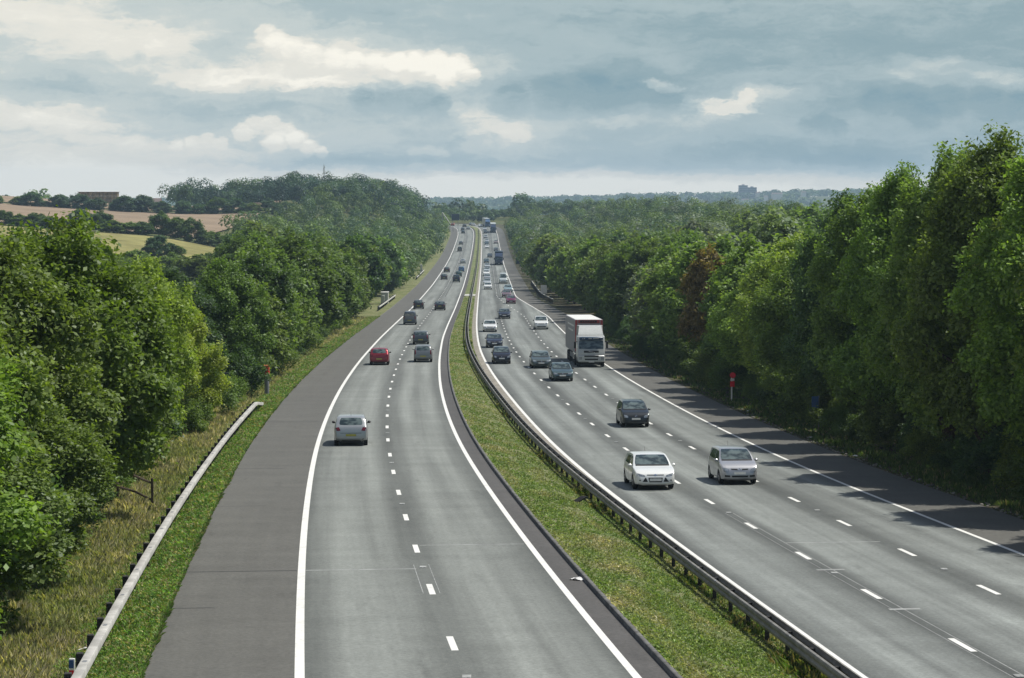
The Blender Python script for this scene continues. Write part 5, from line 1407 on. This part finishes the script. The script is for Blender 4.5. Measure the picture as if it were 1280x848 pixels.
# lattice mast above the hill wood
Ym = 1090; Xm = (405.5-640)/2750*Ym; zt = (258-205)/2750*Ym; zb = float(terrain(Xm, Ym))
r = empty('radio_mast', (Xm, Ym, zb)); tag(r, 'thin lattice radio mast rising out of the hill wood', 'mast')
m = MB(); hh = zt-zb
for a in range(3):
    t = a*2.094; m.tube((.5*math.cos(t), .5*math.sin(t), 0), (.28*math.cos(t), .28*math.sin(t), hh-2), .09, .07, 5)
for k in range(int(hh)):
    for a in range(3):
        t, t2 = a*2.094, (a+1)*2.094; f = .5-.22*k/hh
        m.tube((f*math.cos(t), f*math.sin(t), k), (f*math.cos(t2), f*math.sin(t2), k+1), .035, None, 4)
m.build('lattice', M['greymetal'], r)
m = MB(); m.tube((0, 0, hh-2), (0, 0, hh), .06, .04, 5); m.build('aerial', M['greymetal'], r)
m = MB()
for k, t in ((1.2, 0), (2.0, 2.1), (2.8, 4.2)): m.box((.4*math.cos(t), .4*math.sin(t), hh-k-.6), (.3, .3, 1.1), 0, .04)
m.build('antenna', M['palebox'], r)
# town on the far ridge
def block(px, py, pw, ph, Y, lab, name='tower_block', cat='tower block', mt='hazed_wall', cols=7, rows_=8, grp=None):
    X = (px-640)/2750*Y; W_ = pw/2750*Y; H_ = ph/2750*Y; zt = (258-py)/2750*Y
    r = empty(name, (X, Y, zt-H_)); tag(r, lab, cat, grp)
    m = MB(); m.box((0, W_*.3, H_/2-6), (W_, W_*.6, H_+12)); m.build('wall', M[mt], r)
    if rows_:
        for k in range(rows_):
            m = MB()
            for c in range(cols): m.box((((c+.5)/cols-.5)*W_*.94, -.12, H_*(k+.5)/rows_), (W_*.6/cols, .2, H_/rows_*.5))
            m.build('window', M['pane'], r)
        m = MB(); m.box((0, W_*.3, H_+.9), (W_*.3, W_*.2, 2.2)); m.build('roof_housing', M[mt], r)
    else:
        m = MB(); a = W_/2*1.05; m.add([(-a, -.5, H_), (a, -.5, H_), (a, W_*.62, H_), (-a, W_*.62, H_), (-a, W_*.3, H_*1.5), (a, W_*.3, H_*1.5)], [(0, 1, 5, 4), (2, 3, 4, 5), (1, 2, 5), (3, 0, 4), (0, 3, 2, 1)]); m.build('roof', M['slate'], r)
block(928.5, 232, 11, 22, 4480, 'taller slab of the two joined hazy tower blocks on the far ridge', grp='tower blocks on the ridge')
block(939.5, 234.5, 11.5, 20, 4500, 'lower slab of the two joined hazy tower blocks on the far ridge', grp='tower blocks on the ridge')
for k, (px, py, w_, h_) in enumerate([(946.5, 241.5, 5, 2.6), (971, 242.5, 13, 2.6), (931, 250, 9, 2.5), (957, 246, 5, 2.2), (742, 262, 4, 1.6), (1004, 240.5, 6, 2)]):
    block(px, py, w_, h_, 4000 if k != 4 else 3600, ['small white house right beside the tower blocks', 'long low white building right of the tower blocks', 'white building below the tower blocks', 'white house between the tower blocks and the long white building', 'tiny white building far off above the right tree belt', 'pale house at the right end of the hazy town'][k], 'house', 'house', 'render', 0, 0, 'pale buildings of the far town')
# ------------------------------------------------------------------ sky, sun, air, camera
SUN_AZ, SUN_EL = 72.0, 61.0
w = bpy.data.worlds.new('World'); SC.world = w; w.use_nodes = True
nt = w.node_tree; nt.nodes.clear(); h = NT(nt)
out = h.n('ShaderNodeOutputWorld'); bg = h.n('ShaderNodeBackground'); h.l(bg.outputs[0], out.inputs[0])
skyt = h.n('ShaderNodeTexSky', sky_type='NISHITA'); skyt.sun_disc = False
skyt.sun_elevation = R(SUN_EL); skyt.sun_rotation = R(SUN_AZ); skyt.air_density = 1.0; skyt.dust_density = 1.5; skyt.ozone_density = 1.0
STR = .085
bg.inputs[1].default_value = STR
tc = h.n('ShaderNodeTexCoord').outputs['Generated']
nrm = h.n('ShaderNodeVectorMath', operation='NORMALIZE'); h.l(tc, nrm.inputs[0])
sp = h.n('ShaderNodeSeparateXYZ'); h.l(nrm.outputs[0], sp.inputs[0])
az = h.math('MULTIPLY', h.math('ARCTAN2', sp.outputs[0], sp.outputs[1]), 180/math.pi)      # degrees right of the road
el = h.math('MULTIPLY', h.math('ARCSINE', sp.outputs[2]), 180/math.pi)
def comb(x, y, z=0.0):
    c = h.n('ShaderNodeCombineXYZ'); h.val(c.inputs[0], x); h.val(c.inputs[1], y); h.val(c.inputs[2], z); return c.outputs[0]
base = comb(az, h.math('MULTIPLY', el, 2.2))
def warp(vec, scale, amt, det=5):
    n = h.noise(vec, scale, det, .6, out=1)
    s = h.n('ShaderNodeVectorMath', operation='SUBTRACT'); h.l(n, s.inputs[0]); s.inputs[1].default_value = (.5, .5, .5)
    k = h.n('ShaderNodeVectorMath', operation='SCALE'); h.l(s.outputs[0], k.inputs[0]); k.inputs['Scale'].default_value = amt
    a = h.n('ShaderNodeVectorMath', operation='ADD'); h.l(vec, a.inputs[0]); h.l(k.outputs[0], a.inputs[1]); return a.outputs[0]
wv = warp(base, .55, 2.4, 6); wv2 = warp(warp(wv, 2.2, .85, 6), 7.0, .22, 5)
edge = h.noise(wv2, 1.5, 7, .65)
ws = h.n('ShaderNodeSeparateXYZ'); h.l(wv2, ws.inputs[0])
U = ws.outputs[0]; E = h.math('DIVIDE', ws.outputs[1], 2.2)
def blob(a, e, sa, se, k=1.0, hard=False):
    """a bank of cloud centred at azimuth a, elevation e (degrees)"""
    x = h.math('DIVIDE', h.math('SUBTRACT', U, a), sa); y = h.math('DIVIDE', h.math('SUBTRACT', E, e), se)
    r2 = h.math('ADD', h.math('MULTIPLY', x, x), h.math('MULTIPLY', y, y))
    v = h.math('EXPONENT', h.math('MULTIPLY', r2, -1.0))
    if hard: v = h.range(h.math('ADD', v, h.math('MULTIPLY_ADD', edge, .8, -.40)), .24, .68)
    return h.math('MULTIPLY', v, k)
pu = warp(base, 3.2, .42, 6); ps = h.n('ShaderNodeSeparateXYZ'); h.l(pu, ps.inputs[0]); UP = ps.outputs[0]; EP = h.math('DIVIDE', ps.outputs[1], 2.2)
def puffs(lst, k):
    """a heap of cumulus: round heads merged by maximum, crisp above and fading below"""
    v = None
    for (px, py, w_) in lst:
        a, e = deg(px, py); x = h.math('DIVIDE', h.math('SUBTRACT', UP, a), w_/48.0*1.25); y = h.math('DIVIDE', h.math('SUBTRACT', EP, e), w_/48.0)
        r2 = h.math('ADD', h.math('MULTIPLY', x, x), h.math('MULTIPLY', y, y))
        t = h.math('MULTIPLY', h.range(r2, 1.15, .25), h.math('MULTIPLY_ADD', h.range(y, -1.0, .9), .6, .4))
        v = t if v is None else h.math('MAXIMUM', v, t)
    return h.math('MULTIPLY', v, k)
def deg(px, py): return (px-640)/48.0, (258-py)/48.0
acc = h.math('MULTIPLY_ADD', az, -.0120, .50)                                # brighter to the left
acc = h.math('ADD', acc, h.math('MULTIPLY', h.range(el, 1.3, .15), .50))      # pale towards the horizon
nb = h.noise(h.scale(wv, (.30, .62, 1)), 1.0, 8, .62)
acc = h.math('ADD', acc, h.math('MULTIPLY_ADD', nb, .50, -.25))
nf = h.noise(h.scale(wv2, (.55, 1.7, 1)), 1.0, 7, .62)
acc = h.math('ADD', acc, h.math('MULTIPLY_ADD', nf, .20, -.10))
st = h.noise(h.scale(wv, (.22, 2.6, 1), (5, 2, 0)), 1.0, 6, .6)
acc = h.math('ADD', acc, h.math('MULTIPLY_ADD', st, .14, -.07))
def B(px, py, wx, wy, k, hard=False):
    global acc
    a, e = deg(px, py); a2 = blob(a, e, wx/48.0, wy/48.0, k*(.45 if hard else 1), False)
    if hard: a2 = h.math('ADD', a2, blob(a, e, wx/48.0, wy/48.0, k*.62, True))
    acc = h.math('ADD', acc, a2)
# bright sunlit banks
B(150, 52, 130, 22, .24); B(45, 20, 90, 18, .16); B(345, 52, 34, 20, .20); B(430, 78, 120, 22, .30); B(545, 90, 66, 24, .26)
B(395, 104, 70, 10, .34); B(270, 96, 90, 12, .28); B(230, 66, 60, 14, .14)
B(350, 172, 50, 18, .16); B(180, 178, 60, 7, .14)
B(592, 145, 30, 20, .10); B(640, 168, 50, 24, .18); B(70, 150, 90, 16, .20); B(110, 160, 40, 10, .12)
B(900, 132, 60, 13, .36, True); B(960, 122, 40, 10, .22); B(870, 152, 40, 10, .16); B(1165, 84, 42, 12, .22); B(1120, 100, 18, 12, .18); B(1245, 106, 50, 9, .24); B(770, 148, 40, 8, .16)
B(820, 106, 14, 6, .22, True); B(1060, 170, 60, 10, .04); B(60, 205, 240, 34, .20)
# strip of clear light over the horizon
B(780, 232, 300, 13, .26); B(480, 236, 120, 14, .20); B(150, 228, 250, 22, .08)
# grey-blue undersides and banks
B(760, 104, 130, 26, -.16); B(1150, 132, 120, 16, -.08); B(1010, 60, 330, 40, -.12); B(500, 124, 85, 14, -.14)
B(280, 62, 60, 14, -.18); B(600, 22, 300, 26, -.10); B(430, 204, 150, 7, -.16); B(300, 140, 110, 14, -.12); B(1010, 196, 170, 18, -.22); B(90, 112, 90, 16, -.12); B(610, 210, 120, 8, -.10)
for L_, k_ in (([(308, 166, 13), (322, 158, 14), (340, 158, 15), (357, 166, 15), (372, 176, 14), (388, 186, 12), (402, 191, 8), (345, 180, 14)], .40), ([(245, 180, 10), (262, 178, 11), (278, 181, 10), (225, 184, 8)], .26),
              ([(336, 46, 13), (348, 56, 16), (368, 64, 16), (392, 72, 18), (420, 76, 16), (446, 78, 14), (470, 80, 14)], .26), ([(498, 80, 14), (522, 78, 16), (545, 80, 18), (570, 86, 18), (590, 98, 13), (560, 98, 14)], .34),
              ([(574, 140, 13), (592, 150, 20), (616, 160, 20), (642, 172, 22), (600, 176, 18), (586, 184, 10)], .20), ([(520, 194, 10), (536, 191, 11), (552, 194, 10)], .20)):
    acc = h.math('ADD', acc, puffs(L_, k_*.78))
for L_, k_ in (([(640, 128, 26), (690, 122, 30), (740, 118, 32), (790, 122, 30), (830, 132, 24), (862, 142, 16)], -.20), ([(1090, 130, 20), (1130, 128, 26), (1175, 132, 26), (1220, 134, 24), (1265, 136, 22), (1150, 146, 22)], -.20), ([(1005, 160, 12), (1024, 158, 15), (1044, 162, 12)], -.16), ([(455, 124, 16), (490, 122, 22), (525, 124, 22), (550, 130, 14)], -.20)):
    acc = h.math('ADD', acc, puffs(L_, k_))
cl = h.ramp(acc, [(0.0, (.165, .285, .345)), (.24, (.262, .365, .396)), (.44, (.385, .475, .49)), (.62, (.54, .595, .575)), (.80, (.79, .765, .68)), (1.0, (.98, .935, .82))], 'EASE')
# overhead the cover breaks up into blue
ov = h.noise(h.scale(nrm.outputs[0], (2.2, 2.2, 3.0)), 1.0, 6, .6)
cov = h.math('MULTIPLY_ADD', h.range(el, 7, 24), -1.0, 1.0)
cov = h.math('MAXIMUM', cov, h.math('MULTIPLY', h.range(ov, .50, .66), .55))
clS = h.n('ShaderNodeVectorMath', operation='SCALE'); h.l(cl, clS.inputs[0]); clS.inputs['Scale'].default_value = 1.0/STR
mixc = h.mix(cov, skyt.outputs[0], clS.outputs[0])
h.l(mixc, bg.inputs[0])

sun = bpy.data.lights.new('sun', 'SUN'); sun.energy = 4.7; sun.angle = R(.55); sun.color = (1.0, .955, .88)
so = bpy.data.objects.new('sun', sun); COL.objects.link(so)
dv = Vector((math.sin(R(SUN_AZ))*math.cos(R(SUN_EL)), math.cos(R(SUN_AZ))*math.cos(R(SUN_EL)), math.sin(R(SUN_EL))))
so.rotation_euler = (-dv).to_track_quat('-Z', 'Y').to_euler(); so.location = dv*200+Vector((0, 100, 0))

# the air: one box of even haze round camera and scene
m, nt2, out2 = mat('haze_air'); hv = NT(nt2)
pv = hv.n('ShaderNodeVolumePrincipled'); pv.inputs['Color'].default_value = (.58, .80, 1.0, 1); pv.inputs['Density'].default_value = HAZE = 1.4e-4
hv.l(pv.outputs[0], out2.inputs['Volume'])
b = MB(); b.box((0, 2720, 20), (5600, 5560, 140)); hz = b.build('haze', m); tag(hz, kind='stuff')

cam = bpy.data.cameras.new('camera'); cam.sensor_width = 36; cam.sensor_fit = 'HORIZONTAL'; cam.lens = 2750/1280*36; cam.clip_start = .5; cam.clip_end = 20000
co = bpy.data.objects.new('camera', cam); COL.objects.link(co); co.location = (0, 0, 0)
co.rotation_euler = (R(90)-math.atan((424-258)/2750), 0, 0)
SC.camera = co
SC.view_settings.view_transform = 'Standard'; SC.view_settings.look = 'None'; SC.view_settings.exposure = 0.12; SC.view_settings.gamma = 1.0
SC.cycles.use_denoising = True
SC.cycles.max_bounces = 5; SC.cycles.diffuse_bounces = 2; SC.cycles.glossy_bounces = 3; SC.cycles.transmission_bounces = 3; SC.cycles.volume_bounces = 0
SC.cycles.transparent_max_bounces = 4; SC.cycles.sample_clamp_indirect = 6.0
SC.cycles.caustics_reflective = False; SC.cycles.caustics_refractive = False
